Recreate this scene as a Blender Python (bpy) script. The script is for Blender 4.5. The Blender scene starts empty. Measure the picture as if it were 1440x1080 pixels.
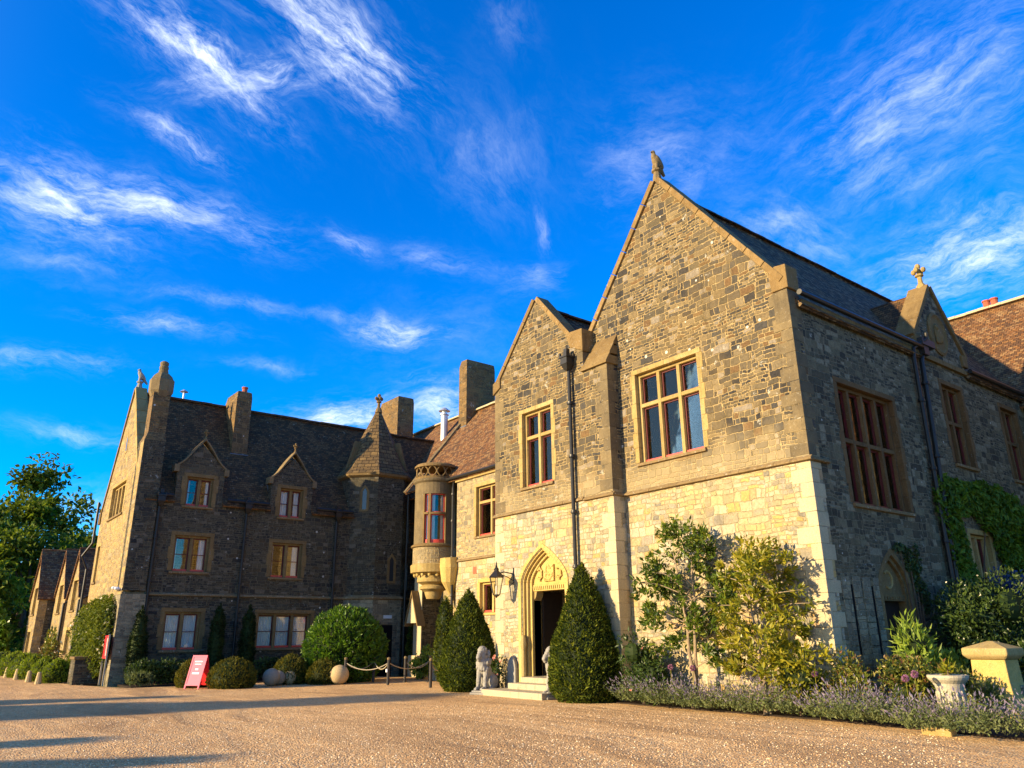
import bpy, bmesh, math, random
import numpy as np
from mathutils import Vector, Matrix, noise as mnoise
from mathutils.geometry import delaunay_2d_cdt

S = bpy.context.scene
COL = S.collection
R = math.radians

# ---------------------------------------------------------------- camera
cam = bpy.data.cameras.new('camera')
cam.sensor_fit = 'HORIZONTAL'; cam.sensor_width = 36.0
cam.lens = 36.0 * 1071.64 / 1440.0
cam.clip_start = 0.1; cam.clip_end = 3000
camo = bpy.data.objects.new('camera', cam); COL.objects.link(camo)
_r = Vector((0.79181496, -0.61069428, -0.00903129))
_d = Vector((0.18568508, 0.25479022, -0.94900105))
_f = Vector((0.5818506, 0.74975626, 0.31514352))
camo.matrix_world = Matrix(((_r.x, -_d.x, -_f.x, 0), (_r.y, -_d.y, -_f.y, 0), (_r.z, -_d.z, -_f.z, 1.65), (0, 0, 0, 1)))
S.camera = camo

# ---------------------------------------------------------------- light
SUN_EL = R(15.5)
SUN_AZ = R(180 - 14.5)          # direction to the sun measured from +x towards +y
S.view_settings.view_transform = 'Standard'
S.view_settings.look = 'None'
S.view_settings.exposure = 1.08
S.view_settings.gamma = 1.0
sun = bpy.data.lights.new('sun', 'SUN')
sun.energy = 4.9; sun.angle = R(0.5); sun.color = (1.0, 0.76, 0.43)
suno = bpy.data.objects.new('sun', sun); COL.objects.link(suno)
_s = Vector((math.cos(SUN_AZ) * math.cos(SUN_EL), math.sin(SUN_AZ) * math.cos(SUN_EL), math.sin(SUN_EL)))
suno.rotation_euler = _s.to_track_quat('Z', 'Y').to_euler()
suno.location = _s * 80


class G:
    """small helper to write node graphs"""
    def __init__(s, nt): s.nt = nt; s.L = nt.links
    def n(s, t, **kw):
        x = s.nt.nodes.new(t)
        for k, v in kw.items(): setattr(x, k, v)
        return x
    def put(s, sock, v):
        if v is None: return
        if hasattr(v, 'is_output'): s.L.new(v, sock)
        else:
            if sock.type == 'RGBA' and len(v) == 3: v = (*v, 1)
            sock.default_value = v
    def m(s, op, a, b=None, c=None, clamp=False):
        x = s.n('ShaderNodeMath', operation=op, use_clamp=clamp)
        s.put(x.inputs[0], a); s.put(x.inputs[1], b); s.put(x.inputs[2], c)
        return x.outputs[0]
    def vm(s, op, a, b=None, out=0):
        x = s.n('ShaderNodeVectorMath', operation=op)
        s.put(x.inputs[0], a)
        if b is not None: s.put(x.inputs['Scale'] if op == 'SCALE' else x.inputs[1], b)
        return x.outputs['Value'] if op in ('DOT_PRODUCT', 'LENGTH') else x.outputs[0]
    def mix(s, f, a, b, blend='MIX'):
        x = s.n('ShaderNodeMix', data_type='RGBA', blend_type=blend)
        s.put(x.inputs[0], f); s.put(x.inputs[6], a); s.put(x.inputs[7], b)
        return x.outputs[2]
    def noise(s, vec, scale, detail=3, rough=.5, dist=0, dim='3D', w=None, col=False):
        x = s.n('ShaderNodeTexNoise', noise_dimensions=dim)
        if vec is not None: s.put(x.inputs['Vector'], vec)
        if w is not None: s.put(x.inputs['W'], w)
        x.inputs['Scale'].default_value = scale; x.inputs['Detail'].default_value = detail
        x.inputs['Roughness'].default_value = rough; x.inputs['Distortion'].default_value = dist
        return x.outputs['Color' if col else 'Fac']
    def ramp(s, f, stops, interp='LINEAR'):
        x = s.n('ShaderNodeValToRGB'); cr = x.color_ramp; cr.interpolation = interp
        while len(cr.elements) < len(stops): cr.elements.new(0.5)
        for e, (p, c) in zip(cr.elements, stops):
            e.position = p; e.color = (*c, 1) if len(c) == 3 else c
        s.put(x.inputs[0], f)
        return x.outputs[0]
    def step(s, v, a, b):
        x = s.n('ShaderNodeMapRange', interpolation_type='SMOOTHSTEP')
        s.put(x.inputs['Value'], v); s.put(x.inputs['From Min'], a); s.put(x.inputs['From Max'], b)
        return x.outputs[0]
    def comb(s, x, y, z=0.0):
        c = s.n('ShaderNodeCombineXYZ'); s.put(c.inputs[0], x); s.put(c.inputs[1], y); s.put(c.inputs[2], z)
        return c.outputs[0]
    def sep(s, v):
        c = s.n('ShaderNodeSeparateXYZ'); s.put(c.inputs[0], v); return c.outputs
    def bump(s, h, strength=.5, dist=.02):
        x = s.n('ShaderNodeBump'); x.inputs['Strength'].default_value = strength
        x.inputs['Distance'].default_value = dist; s.put(x.inputs['Height'], h); return x.outputs[0]


# ---------------------------------------------------------------- sky with cirrus
W = bpy.data.worlds.new('World'); S.world = W; W.use_nodes = True
g = G(W.node_tree); W.node_tree.nodes.clear()
sky = g.n('ShaderNodeTexSky', sky_type='NISHITA')
sky.sun_disc = False; sky.sun_elevation = SUN_EL
sky.sun_rotation = math.pi / 2 - SUN_AZ
sky.altitude = 0; sky.air_density = 1.0; sky.dust_density = 0.1; sky.ozone_density = 5.0
hsv = g.n('ShaderNodeHueSaturation'); hsv.inputs['Saturation'].default_value = 1.45; hsv.inputs['Hue'].default_value = 0.514
hsv.inputs['Value'].default_value = 1.42
g.put(hsv.inputs['Color'], sky.outputs[0])
d = g.vm('NORMALIZE', g.n('ShaderNodeTexCoord').outputs['Generated'])
# the sky is deepest away from the sun and pale and hazy around it
skyc = g.mix(g.step(g.vm('DOT_PRODUCT', d, tuple(_s)), .30, .80), hsv.outputs[0], sky.outputs[0])
CL = [(0.149, 0.768, 0.624, 0.945, 0.076, -0.319, -0.332, 0.632, -0.7, 11.141, 32.929, 1.0), (0.277, 0.688, 0.671, 0.948, -0.083, -0.306, -0.248, 0.725, -0.642, 9.423, 19.934, 1.0), (0.213, 0.753, 0.622, 0.773, -0.52, 0.364, 0.524, 0.449, -0.724, 12.346, 47.745, 0.8), (0.149, 0.821, 0.551, 0.983, -0.066, -0.169, -0.153, 0.569, -0.808, 18.504, 72.283, 0.75), (0.047, 0.886, 0.461, 0.991, 0.016, -0.134, -0.125, 0.463, -0.878, 12.736, 23.274, 0.8), (0.161, 0.863, 0.478, 0.973, -0.221, 0.07, 0.098, 0.468, -0.878, 8.86, 35.716, 0.65), (0.076, 0.953, 0.294, 0.962, -0.147, 0.228, 0.231, 0.27, -0.935, 14.055, 84.026, 0.5), (0.198, 0.913, 0.356, 0.977, -0.214, 0.005, 0.076, 0.347, -0.935, 15.148, 90.383, 0.5), (0.441, 0.814, 0.378, 0.895, -0.432, -0.114, 0.064, 0.391, -0.918, 17.76, 60.431, 0.9), (0.378, 0.793, 0.477, 0.925, -0.306, -0.226, -0.057, 0.534, -0.844, 22.864, 93.017, 0.5), (0.474, 0.751, 0.459, 0.879, -0.434, -0.199, 0.035, 0.504, -0.863, 12.913, 54.906, 0.3), (0.489, 0.654, 0.577, 0.708, 0.088, -0.701, -0.534, 0.747, -0.395, 13.644, 11.889, 0.2), (0.652, 0.508, 0.563, 0.701, -0.686, -0.194, 0.327, 0.482, -0.813, 10.1, 15.979, 0.4), (0.8, 0.273, 0.535, 0.187, -0.96, 0.209, 0.572, -0.079, -0.816, 7.622, 10.226, 0.55), (0.875, 0.271, 0.401, 0.199, -0.957, 0.21, 0.428, -0.051, -0.902, 8.922, 21.383, 0.7), (0.566, 0.697, 0.439, 0.646, -0.707, 0.289, 0.517, 0.115, -0.849, 24.085, 49.513, 0.45), (0.561, 0.66, 0.499, 0.436, 0.276, -0.857, -0.71, 0.694, -0.121, 34.849, 109.741, 0.5), (0.412, 0.873, 0.262, 0.856, -0.469, 0.217, 0.315, 0.133, -0.94, 8.642, 39.197, 0.9), (0.511, 0.81, 0.288, 0.843, -0.538, 0.018, 0.171, 0.232, -0.958, 18.022, 30.776, 0.8), (0.103, 0.969, 0.225, 0.993, -0.112, 0.026, 0.106, 0.214, -0.971, 13.164, 96.603, 0.5), (0.775, 0.435, 0.459, 0.626, -0.622, -0.469, 0.132, 0.598, -0.79, 10.956, 26.975, 0.4), (0.144, 0.977, 0.154, 0.985, -0.157, 0.075, 0.168, 0.129, -0.977, 20.217, 49.966, 0.5), (0.311, 0.893, 0.324, 0.944, -0.331, 0.007, 0.115, 0.303, -0.946, 16.854, 112.457, 0.35), (0.45, 0.574, 0.684, 0.773, 0.133, -0.621, -0.51, 0.794, -0.331, 28.145, 37.721, 0.2), (0.312, 0.865, 0.394, 0.937, -0.349, 0.024, 0.138, 0.369, -0.919, 5.339, 93.864, 0.3), (0.51, 0.778, 0.367, 0.832, -0.555, 0.018, 0.214, 0.298, -0.93, 8.993, 17.965, 0.12), (0.053, 0.913, 0.405, 0.995, -0.081, 0.051, 0.048, 0.402, -0.914, 12.543, 63.644, 0.3)]
# the air warps the wisps: one shared swirl
sw = g.vm('SCALE', g.vm('SUBTRACT', g.noise(d, 4.0, 2, .5, col=True), (.5, .5, .5)), 0.10)
sw2 = g.vm('SCALE', g.vm('SUBTRACT', g.noise(d, 26.0, 3, .6, col=True), (.5, .5, .5)), 0.022)
dw = g.vm('ADD', g.vm('ADD', d, sw), sw2)
dm = g.vm('ADD', g.vm('ADD', d, g.vm('SCALE', sw, 0.7)), g.vm('SCALE', sw2, .8))
tot = None
for i, c in enumerate(CL):
    ctr, t1, t2, k1, k2, st = c[0:3], c[3:6], c[6:9], c[9], c[10], c[11]
    off1 = sum(x * y for x, y in zip(ctr, t1)); off2 = sum(x * y for x, y in zip(ctr, t2))
    X = g.m('MULTIPLY', g.m('SUBTRACT', g.vm('DOT_PRODUCT', dm, t1), off1), k1)
    Y = g.m('MULTIPLY', g.m('SUBTRACT', g.vm('DOT_PRODUCT', dm, t2), off2), k2)
    r2 = g.m('ADD', g.m('MULTIPLY', X, X), g.m('MULTIPLY', Y, Y))
    mask = g.m('MULTIPLY', g.m('EXPONENT', g.m('MULTIPLY', r2, -1.3)), g.m('GREATER_THAN', g.vm('DOT_PRODUCT', d, ctr), 0.2))
    fine = (1.0 if k2 > 20 else .8)
    sx = g.m('MULTIPLY', g.vm('DOT_PRODUCT', dw, t1), 20.0 * fine)
    sy = g.m('MULTIPLY', g.vm('DOT_PRODUCT', dw, t2), (64.0 if st > .42 else 40.0) * fine)
    nz = g.noise(g.comb(sx, sy, i * 7.3), 1.0, 10, .74)
    gap = g.step(g.noise(g.comb(g.m('MULTIPLY', sx, .33), g.m('MULTIPLY', sy, .2), i * 3.1), 1.0, 3, .55), .30, .62)
    body = g.m('MULTIPLY', g.m('POWER', mask, .8), g.step(g.m('ADD', nz, g.m('MULTIPLY', mask, .14)), .42, .98))
    den = g.m('MULTIPLY', g.m('MULTIPLY', body, g.m('MULTIPLY_ADD', gap, .75, .25)), st * (1.5 if st > .6 else 1.05))
    tot = den if tot is None else g.m('SUBTRACT', g.m('ADD', tot, den), g.m('MULTIPLY', tot, den))
skyc = g.mix(g.m('MINIMUM', tot, .9), skyc, (5.6, 6.0, 6.5))
bg = g.n('ShaderNodeBackground'); bg.inputs['Strength'].default_value = 0.125
g.put(bg.inputs['Color'], skyc)
wo = g.n('ShaderNodeOutputWorld'); g.L.new(bg.outputs[0], wo.inputs[0])
W.cycles.sampling_method = 'MANUAL'; W.cycles.sample_map_resolution = 512


# ---------------------------------------------------------------- materials
def newmat(name):
    m = bpy.data.materials.new(name); m.use_nodes = True
    g = G(m.node_tree); m.node_tree.nodes.clear()
    o = g.n('ShaderNodeOutputMaterial'); b = g.n('ShaderNodeBsdfPrincipled')
    g.L.new(b.outputs[0], o.inputs[0])
    return m, g, b, o

def coords(g):
    return g.n('ShaderNodeUVMap', uv_map='uv').outputs[0], g.n('ShaderNodeNewGeometry').outputs['Position']

def rubble(name, pal, mortar, ch=.16, sw=.34, warm=(.30, .19, .07), warmth=.25, lichen=.5, moss=0.0, rough_bump=.9, specks=.3, joint=.010, pale=None):
    """coursed rubble: rows of varying height, stones of varying width"""
    m, g, b, o = newmat(name)
    uv, P = coords(g)
    wob = g.vm('SCALE', g.vm('SUBTRACT', g.noise(P, 2.2, 3, .55, col=True), (.5, .5, .5)), 0.16)
    wob2 = g.vm('SCALE', g.vm('SUBTRACT', g.noise(P, 9, 2, .5, col=True), (.5, .5, .5)), 0.05)
    p = g.sep(g.vm('ADD', g.vm('ADD', uv, wob), wob2))
    # snecked work: panels of masonry, each with its own number of courses
    PH, PW = ch * 3.6, sw * 3.4
    pv = g.m('DIVIDE', p[1], PH); pr_ = g.m('FLOOR', pv)
    w0 = g.n('ShaderNodeTexWhiteNoise', noise_dimensions='1D'); g.put(w0.inputs['W'], g.m('ADD', pr_, .37))
    px_ = g.m('ADD', g.m('DIVIDE', p[0], PW), g.m('MULTIPLY', w0.outputs['Value'], 7.7)); pc = g.m('FLOOR', px_)
    w1 = g.n('ShaderNodeTexWhiteNoise', noise_dimensions='2D'); g.put(w1.inputs['Vector'], g.comb(pc, pr_))
    nc = g.m('FLOOR', g.m('MULTIPLY_ADD', w1.outputs['Value'], 3.99, 2.0))
    v = g.m('MULTIPLY', g.m('FRACT', pv), nc)
    fv = g.m('FRACT', v)
    row = g.m('ADD', g.m('FLOOR', v), g.m('ADD', g.m('MULTIPLY', pr_, 11.0), g.m('MULTIPLY', pc, 173.0)))
    rr = g.n('ShaderNodeTexWhiteNoise', noise_dimensions='1D'); g.put(rr.inputs['W'], row)
    chl = g.m('DIVIDE', PH, nc)
    swl = g.m('MULTIPLY', g.m('ADD', rr.outputs['Value'], .45), g.m('MULTIPLY_ADD', chl, 1.25, sw * .45))
    u = g.m('ADD', g.m('DIVIDE', p[0], swl), g.m('MULTIPLY', rr.outputs['Value'], 91.7))
    vo = g.n('ShaderNodeTexVoronoi', voronoi_dimensions='1D', feature='F1'); g.put(vo.inputs['W'], u); vo.inputs['Scale'].default_value = 1
    ve = g.n('ShaderNodeTexVoronoi', voronoi_dimensions='1D', feature='DISTANCE_TO_EDGE'); g.put(ve.inputs['W'], u); ve.inputs['Scale'].default_value = 1
    fx = g.m('FRACT', px_)
    eu = g.m('MINIMUM', g.m('MULTIPLY', ve.outputs['Distance'], swl), g.m('MULTIPLY', g.m('MINIMUM', fx, g.m('SUBTRACT', 1.0, fx)), PW))
    evv = g.m('MULTIPLY', g.m('MINIMUM', fv, g.m('SUBTRACT', 1.0, fv)), chl)
    # soft corner distance
    e = g.m('MINIMUM', eu, evv)
    e = g.m('ADD', e, g.m('MULTIPLY', g.m('SUBTRACT', g.noise(P, 26, 2, .6), .5), .02))
    stone = g.step(e, joint * .35, joint * 1.7)
    wn = g.n('ShaderNodeTexWhiteNoise', noise_dimensions='3D')
    g.put(wn.inputs['Vector'], g.comb(g.m('MULTIPLY', g.sep(vo.outputs['Color'])[0], 57.0), row, 0.0))
    rnd = g.sep(wn.outputs['Color'])
    c = g.ramp(rnd[0], [(i / len(pal), q) for i, q in enumerate(pal)], 'CONSTANT')
    c = g.mix(g.m('MULTIPLY', rnd[1], .45), c, g.mix(.5, c, (0.02, .018, .016)))
    grain = g.noise(P, 16, 6, .7)
    c = g.mix(1.0, c, g.ramp(grain, [(.25, (.55, .55, .55)), (.5, (1, 1, 1)), (.75, (1.45, 1.4, 1.3))]), 'MULTIPLY')
    big = g.noise(P, .42, 4, .6)
    c = g.mix(g.m('MULTIPLY', g.step(big, .48, .68), warmth), c, warm)
    c = g.mix(g.m('MULTIPLY', g.step(g.noise(P, 1.3, 5, .65), .56, .72), .35), c, g.mix(.6, c, (.015, .014, .012)))
    mort = g.mix(1.0, mortar, g.ramp(g.noise(P, 7, 4, .6), [(.3, (.6, .6, .58)), (.7, (1.3, 1.3, 1.3))]), 'MULTIPLY')
    c = g.mix(stone, mort, c)
    # pale lichen patches and bright specks
    lm = g.m('MULTIPLY', g.step(g.noise(P, 3.6, 6, .72), .60, .68), g.step(g.noise(P, .8, 2, .5), .42, .6))
    c = g.mix(g.m('MULTIPLY', lm, lichen), c, (.52, .50, .42))
    vs = g.n('ShaderNodeTexVoronoi', feature='F1'); g.put(vs.inputs['Vector'], P); vs.inputs['Scale'].default_value = 2.6
    vr = g.sep(vs.outputs['Color'])
    sp = g.m('MULTIPLY', g.m('LESS_THAN', vs.outputs['Distance'], g.m('MULTIPLY', vr[1], .13)), g.m('GREATER_THAN', vr[0], 1 - specks))
    c = g.mix(g.m('MULTIPLY', sp, .85), c, (.62, .60, .52))
    st = g.noise(g.comb(g.m('MULTIPLY', g.sep(uv)[0], 3.4), g.m('MULTIPLY', g.sep(uv)[1], .32), 2.0), 1.0, 5, .65)
    c = g.mix(g.m('MULTIPLY', g.step(st, .54, .72), .42), c, g.mix(.7, c, (.02, .018, .014)))
    if pale:
        z = g.sep(P)[2]
        pm = g.step(g.m('ADD', z, g.m('MULTIPLY', g.m('SUBTRACT', g.noise(P, .8, 4, .6), .5), 2.6)), pale[1], pale[0])
        c = g.mix(g.m('MULTIPLY', pm, .75), c, g.mix(.55, c, pale[2]))
    if moss:
        z = g.sep(P)[2]
        mm = g.m('MULTIPLY', g.step(g.noise(P, 2.0, 5, .7), .5, .7), g.step(z, 1.4, .1))
        c = g.mix(g.m('MULTIPLY', mm, moss), c, (.03, .04, .015))
    g.put(b.inputs['Base Color'], c); b.inputs['Roughness'].default_value = .92; b.inputs['Specular IOR Level'].default_value = .18
    h = g.m('ADD', g.m('MULTIPLY', stone, g.m('ADD', g.m('MULTIPLY', rnd[2], .9), .6)), g.m('MULTIPLY', grain, .7))
    g.put(b.inputs['Normal'], g.bump(h, rough_bump, .025))
    return m

def dressed(name, c0, c1, c2, lich=(.50, .48, .40), lichen=.35, rough=.9, spec=.15, dark=.35):
    m, g, b, o = newmat(name)
    uv, P = coords(g)
    isl = g.n('ShaderNodeNewGeometry').outputs['Random Per Island']
    c = g.ramp(isl, [(0, c0), (.5, c1), (1, c2)])
    n1 = g.noise(P, 3.0, 6, .65)
    c = g.mix(g.step(n1, .35, .7), g.mix(.55, c, c0), g.mix(.4, c, c2))
    gr = g.noise(P, 40, 4, .7)
    c = g.mix(1.0, c, g.ramp(gr, [(.25, (.7, .7, .7)), (.75, (1.3, 1.3, 1.28))]), 'MULTIPLY')
    c = g.mix(g.m('MULTIPLY', g.step(g.noise(P, 6, 5, .7), .55, .7), dark), c, (.03, .026, .02))
    c = g.mix(g.m('MULTIPLY', g.step(g.noise(g.comb(g.m('MULTIPLY', g.sep(uv)[0], 5.0), g.m('MULTIPLY', g.sep(uv)[1], .5), 4.0), 1.0, 5, .65), .5, .7), dark * 1.1), c, g.mix(.7, c, (.025, .02, .014)))
    c = g.mix(g.m('MULTIPLY', g.step(g.noise(P, 11, 5, .75), .6, .66), lichen), c, lich)
    g.put(b.inputs['Base Color'], c); b.inputs['Roughness'].default_value = rough; b.inputs['Specular IOR Level'].default_value = spec
    g.put(b.inputs['Normal'], g.bump(g.m('ADD', gr, g.m('MULTIPLY', n1, 2)), .6, .012))
    return m

def tiles(name, pal, ch=.125, tw=.18, lichen=.4, lichcol=(.42, .36, .26)):
    m, g, b, o = newmat(name)
    uv, P = coords(g)
    wob = g.vm('SCALE', g.vm('SUBTRACT', g.noise(P, 1.6, 3, .6, col=True), (.5, .5, .5)), 0.07)
    p = g.sep(g.vm('ADD', uv, wob))
    v = g.m('DIVIDE', p[1], ch); row = g.m('FLOOR', v); fv = g.m('FRACT', v)
    half = g.m('MULTIPLY', g.m('MODULO', row, 2.0), .5)
    u = g.m('ADD', g.m('DIVIDE', p[0], tw), half); cu = g.m('FLOOR', u); fu = g.m('FRACT', u)
    wn = g.n('ShaderNodeTexWhiteNoise', noise_dimensions='3D'); g.put(wn.inputs['Vector'], g.comb(cu, row, 3.0))
    rnd = g.sep(wn.outputs['Color'])
    c = g.ramp(rnd[0], [(i / len(pal), q) for i, q in enumerate(pal)], 'CONSTANT')
    c = g.mix(1.0, c, g.ramp(g.noise(P, 14, 5, .7), [(.25, (.55, .55, .55)), (.75, (1.4, 1.4, 1.35))]), 'MULTIPLY')
    c = g.mix(g.m('MULTIPLY', g.step(g.noise(P, .9, 5, .65), .5, .72), .45), c, (.028, .024, .02))
    lm = g.m('MULTIPLY', g.step(g.noise(P, 4.5, 6, .75), .60, .66), g.m('GREATER_THAN', rnd[1], .45))
    c = g.mix(g.m('MULTIPLY', lm, lichen), c, lichcol)
    gap = g.m('MULTIPLY', g.step(g.m('MINIMUM', fu, g.m('SUBTRACT', 1.0, fu)), .01, .06), g.step(fv, .02, .24))
    c = g.mix(gap, (.012, .01, .009), c)
    g.put(b.inputs['Base Color'], c); b.inputs['Roughness'].default_value = .85; b.inputs['Specular IOR Level'].default_value = .2
    h = g.m('ADD', g.m('MULTIPLY', g.m('SUBTRACT', 1.0, fv), 1.0), g.m('ADD', g.m('MULTIPLY', rnd[2], .45), g.m('MULTIPLY', gap, .4)))
    g.put(b.inputs['Normal'], g.bump(h, .9, .03))
    return m

def plain(name, col, rough=.6, spec=.3, var=.25, scale=6, metal=0, bump=.15):
    m, g, b, o = newmat(name)
    P = g.n('ShaderNodeNewGeometry').outputs['Position']
    n = g.noise(P, scale, 5, .65)
    c = g.mix(1.0, col, g.ramp(n, [(.25, (1 - var,) * 3), (.75, (1 + var,) * 3)]), 'MULTIPLY')
    g.put(b.inputs['Base Color'], c); b.inputs['Roughness'].default_value = rough
    b.inputs['Specular IOR Level'].default_value = spec; b.inputs['Metallic'].default_value = metal
    if bump: g.put(b.inputs['Normal'], g.bump(g.noise(P, scale * 6, 4, .6), bump, .01))
    return m

def leafmat(name, cols, trans=.3, rough=.5, spec=.35, clump=1.4):
    m, g, b, o = newmat(name)
    geo = g.n('ShaderNodeNewGeometry')
    c = g.ramp(geo.outputs['Random Per Island'], [(i / max(1, len(cols) - 1), q) for i, q in enumerate(cols)])
    n = g.noise(geo.outputs['Position'], clump, 3, .6)
    c = g.mix(1.0, c, g.ramp(n, [(.3, (.62, .66, .62)), (.7, (1.35, 1.28, 1.1))]), 'MULTIPLY')
    g.put(b.inputs['Base Color'], c); b.inputs['Roughness'].default_value = rough; b.inputs['Specular IOR Level'].default_value = spec
    t = g.n('ShaderNodeBsdfTranslucent'); g.put(t.inputs['Color'], g.mix(1.0, c, (1.5, 1.5, .6), 'MULTIPLY'))
    ms = g.n('ShaderNodeMixShader'); ms.inputs[0].default_value = trans
    g.L.new(b.outputs[0], ms.inputs[1]); g.L.new(t.outputs[0], ms.inputs[2]); g.L.new(ms.outputs[0], o.inputs[0])
    return m

GREY = [(0.105, 0.088, 0.059), (0.052, 0.047, 0.041), (0.145, 0.115, 0.067), (0.078, 0.070, 0.056), (0.185, 0.139, 0.073), (0.042, 0.040, 0.039), (0.120, 0.095, 0.059), (0.135, 0.108, 0.067), (0.090, 0.079, 0.062), (0.155, 0.095, 0.044), (0.064, 0.060, 0.054), (0.120, 0.098, 0.059), (0.210, 0.165, 0.095), (0.260, 0.221, 0.165)]
CREAM = [(0.465, 0.389, 0.242), (0.400, 0.332, 0.210), (0.251, 0.228, 0.179), (0.288, 0.257, 0.189), (0.521, 0.342, 0.126), (0.521, 0.427, 0.273), (0.372, 0.323, 0.231), (0.493, 0.389, 0.200), (0.437, 0.370, 0.263), (0.484, 0.418, 0.294), (0.428, 0.342, 0.189), (0.512, 0.437, 0.294), (0.353, 0.304, 0.221), (0.465, 0.323, 0.168), (0.539, 0.437, 0.252), (0.446, 0.389, 0.284)]
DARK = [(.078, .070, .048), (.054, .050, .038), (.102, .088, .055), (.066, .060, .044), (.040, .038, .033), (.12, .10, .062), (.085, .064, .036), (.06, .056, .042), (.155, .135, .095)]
M = {}
M['upper'] = rubble('stone rubble grey', GREY, (.36, .265, .125), .125, .25, warm=(.22, .15, .055), warmth=.30, lichen=.85, specks=.30, joint=.0125, pale=(5.6, 6.9, (.50, .40, .22)))
M['lower'] = rubble('stone rubble cream', CREAM, (.44, .36, .20), .14, .27, warm=(.54, .38, .13), warmth=.45, lichen=.6, specks=.12, joint=.010)
M['dark'] = rubble('stone rubble shaded front', DARK, (.15, .128, .08), .105, .27, warm=(.13, .095, .04), warmth=.25, lichen=.65, moss=.3, specks=.5)  # rubble for faces turned from the sun, shade toned into its colour
M['shade'] = rubble('stone rubble shaded wall', [(0.127, 0.113, 0.070), (0.074, 0.067, 0.046), (0.164, 0.141, 0.082), (0.098, 0.089, 0.057), (0.213, 0.182, 0.107), (0.057, 0.053, 0.039), (0.115, 0.100, 0.061), (0.262, 0.230, 0.148)], (0.230, 0.197, 0.123), .112, .29, warm=(0.246, 0.189, 0.090), warmth=.2, lichen=.65, specks=.45)  # this palette and the next are warmed to offset blue skylight in shade
M['shadelow'] = rubble('stone rubble shaded wall lower', [(.25, .217, .14), (.18, .158, .105), (.31, .265, .165), (.205, .18, .12), (.34, .29, .18)], (.32, .27, .17), .15, .34, warm=(.36, .27, .13), warmth=.2, lichen=.5, moss=.25, specks=.3)
M['stackrub'] = rubble('chimney rubble', [(0.203, 0.130, 0.058), (0.148, 0.097, 0.048), (0.242, 0.158, 0.068), (0.117, 0.083, 0.044), (0.218, 0.130, 0.048), (0.172, 0.115, 0.058)], (0.265, 0.180, 0.082), .13, .30, warm=(0.265, 0.151, 0.048), warmth=.4, lichen=.6, specks=.3)
M['gable'] = rubble('stone rubble gold', [(.36, .26, .115), (.28, .21, .10), (.42, .31, .14), (.23, .18, .11), (.40, .28, .11), (.31, .25, .15)], (.46, .34, .17), .12, .27, warm=(.48, .33, .11), warmth=.4, lichen=.4, specks=.25)
M['link'] = rubble('stone rubble link', [(.40, .31, .17), (.31, .26, .16), (.46, .36, .21), (.27, .23, .15), (.44, .33, .15), (.22, .19, .14), (.37, .30, .18)], (.48, .38, .21), .125, .26, warm=(.46, .33, .13), warmth=.3, lichen=.4, specks=.25)
M['ham'] = dressed('ham stone', (.30, .21, .075), (.39, .285, .105), (.45, .34, .15), lichen=.35, dark=.4)
M['hambright'] = dressed('ham stone clean', (.46, .33, .10), (.54, .39, .13), (.57, .43, .17), lichen=.25, dark=.32)
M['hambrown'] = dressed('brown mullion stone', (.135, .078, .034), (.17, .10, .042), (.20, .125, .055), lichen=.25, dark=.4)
M['copestone'] = dressed('weathered coping', (.17, .11, .045), (.25, .165, .065), (.34, .23, .10), lichen=.55, dark=.5)
M['hamdark'] = dressed('ham stone weathered', (.16, .105, .045), (.21, .14, .058), (.26, .18, .075), lichen=.3, dark=.4)
M['sill'] = dressed('ham stone sill', (.20, .14, .065), (.25, .17, .08), (.28, .2, .1), lichen=.85, dark=.5)
M['quoin'] = dressed('ashlar', (.11, .088, .055), (.17, .132, .075), (.24, .18, .09), lichen=.3, dark=.3)
M['quoinlow'] = dressed('ashlar cream', (.42, .35, .22), (.50, .42, .26), (.56, .46, .27), lichen=.3, dark=.12)
M['stack'] = dressed('chimney stone', (.16, .12, .065), (.21, .155, .08), (.26, .19, .09), lichen=.35, dark=.45)
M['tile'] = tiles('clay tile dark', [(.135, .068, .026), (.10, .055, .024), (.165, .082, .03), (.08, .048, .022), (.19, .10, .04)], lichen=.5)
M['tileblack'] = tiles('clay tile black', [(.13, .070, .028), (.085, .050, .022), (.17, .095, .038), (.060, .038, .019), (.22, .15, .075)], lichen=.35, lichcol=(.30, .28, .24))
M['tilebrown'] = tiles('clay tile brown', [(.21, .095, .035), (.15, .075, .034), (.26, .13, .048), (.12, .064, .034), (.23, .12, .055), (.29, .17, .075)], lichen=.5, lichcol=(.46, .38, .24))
M['spire'] = tiles('stone tile spire', [(.17, .11, .045), (.14, .092, .04), (.20, .13, .052), (.12, .08, .038)], .22, .36, lichen=.3)
M['iron'] = plain('cast iron', (.020, .019, .017), .42, .35, .3, 5)
M['lead'] = plain('lead', (.10, .13, .17), .45, .5, .3, 3)
M['red'] = plain('red window paint', (.11, .009, .010), .45, .4, .15, 10, bump=.05)
M['redsill'] = plain('bright red paint', (.62, .075, .05), .45, .4, .1, 10, bump=.05)
M['darkred'] = plain('oxblood paint', (.12, .010, .012), .4, .4, .15, 10, bump=.05)
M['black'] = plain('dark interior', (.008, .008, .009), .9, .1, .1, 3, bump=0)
M['plaster'] = plain('interior plaster', (.06, .055, .05), .9, .1, .1, 3, bump=0)
M['door'] = plain('dark oak', (.03, .02, .014), .55, .3, .3, 8)
M['curtain'] = plain('net curtain', (.80, .86, .92), .9, .1, .08, 5, bump=.1)
M['wood'] = plain('weathered post', (.045, .04, .035), .7, .3, .3, 12)
M['rope'] = plain('natural rope', (.42, .36, .25), .9, .1, .2, 60)
M['white'] = plain('white paint', (.78, .78, .76), .5, .4, .05, 8, bump=0)
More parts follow.
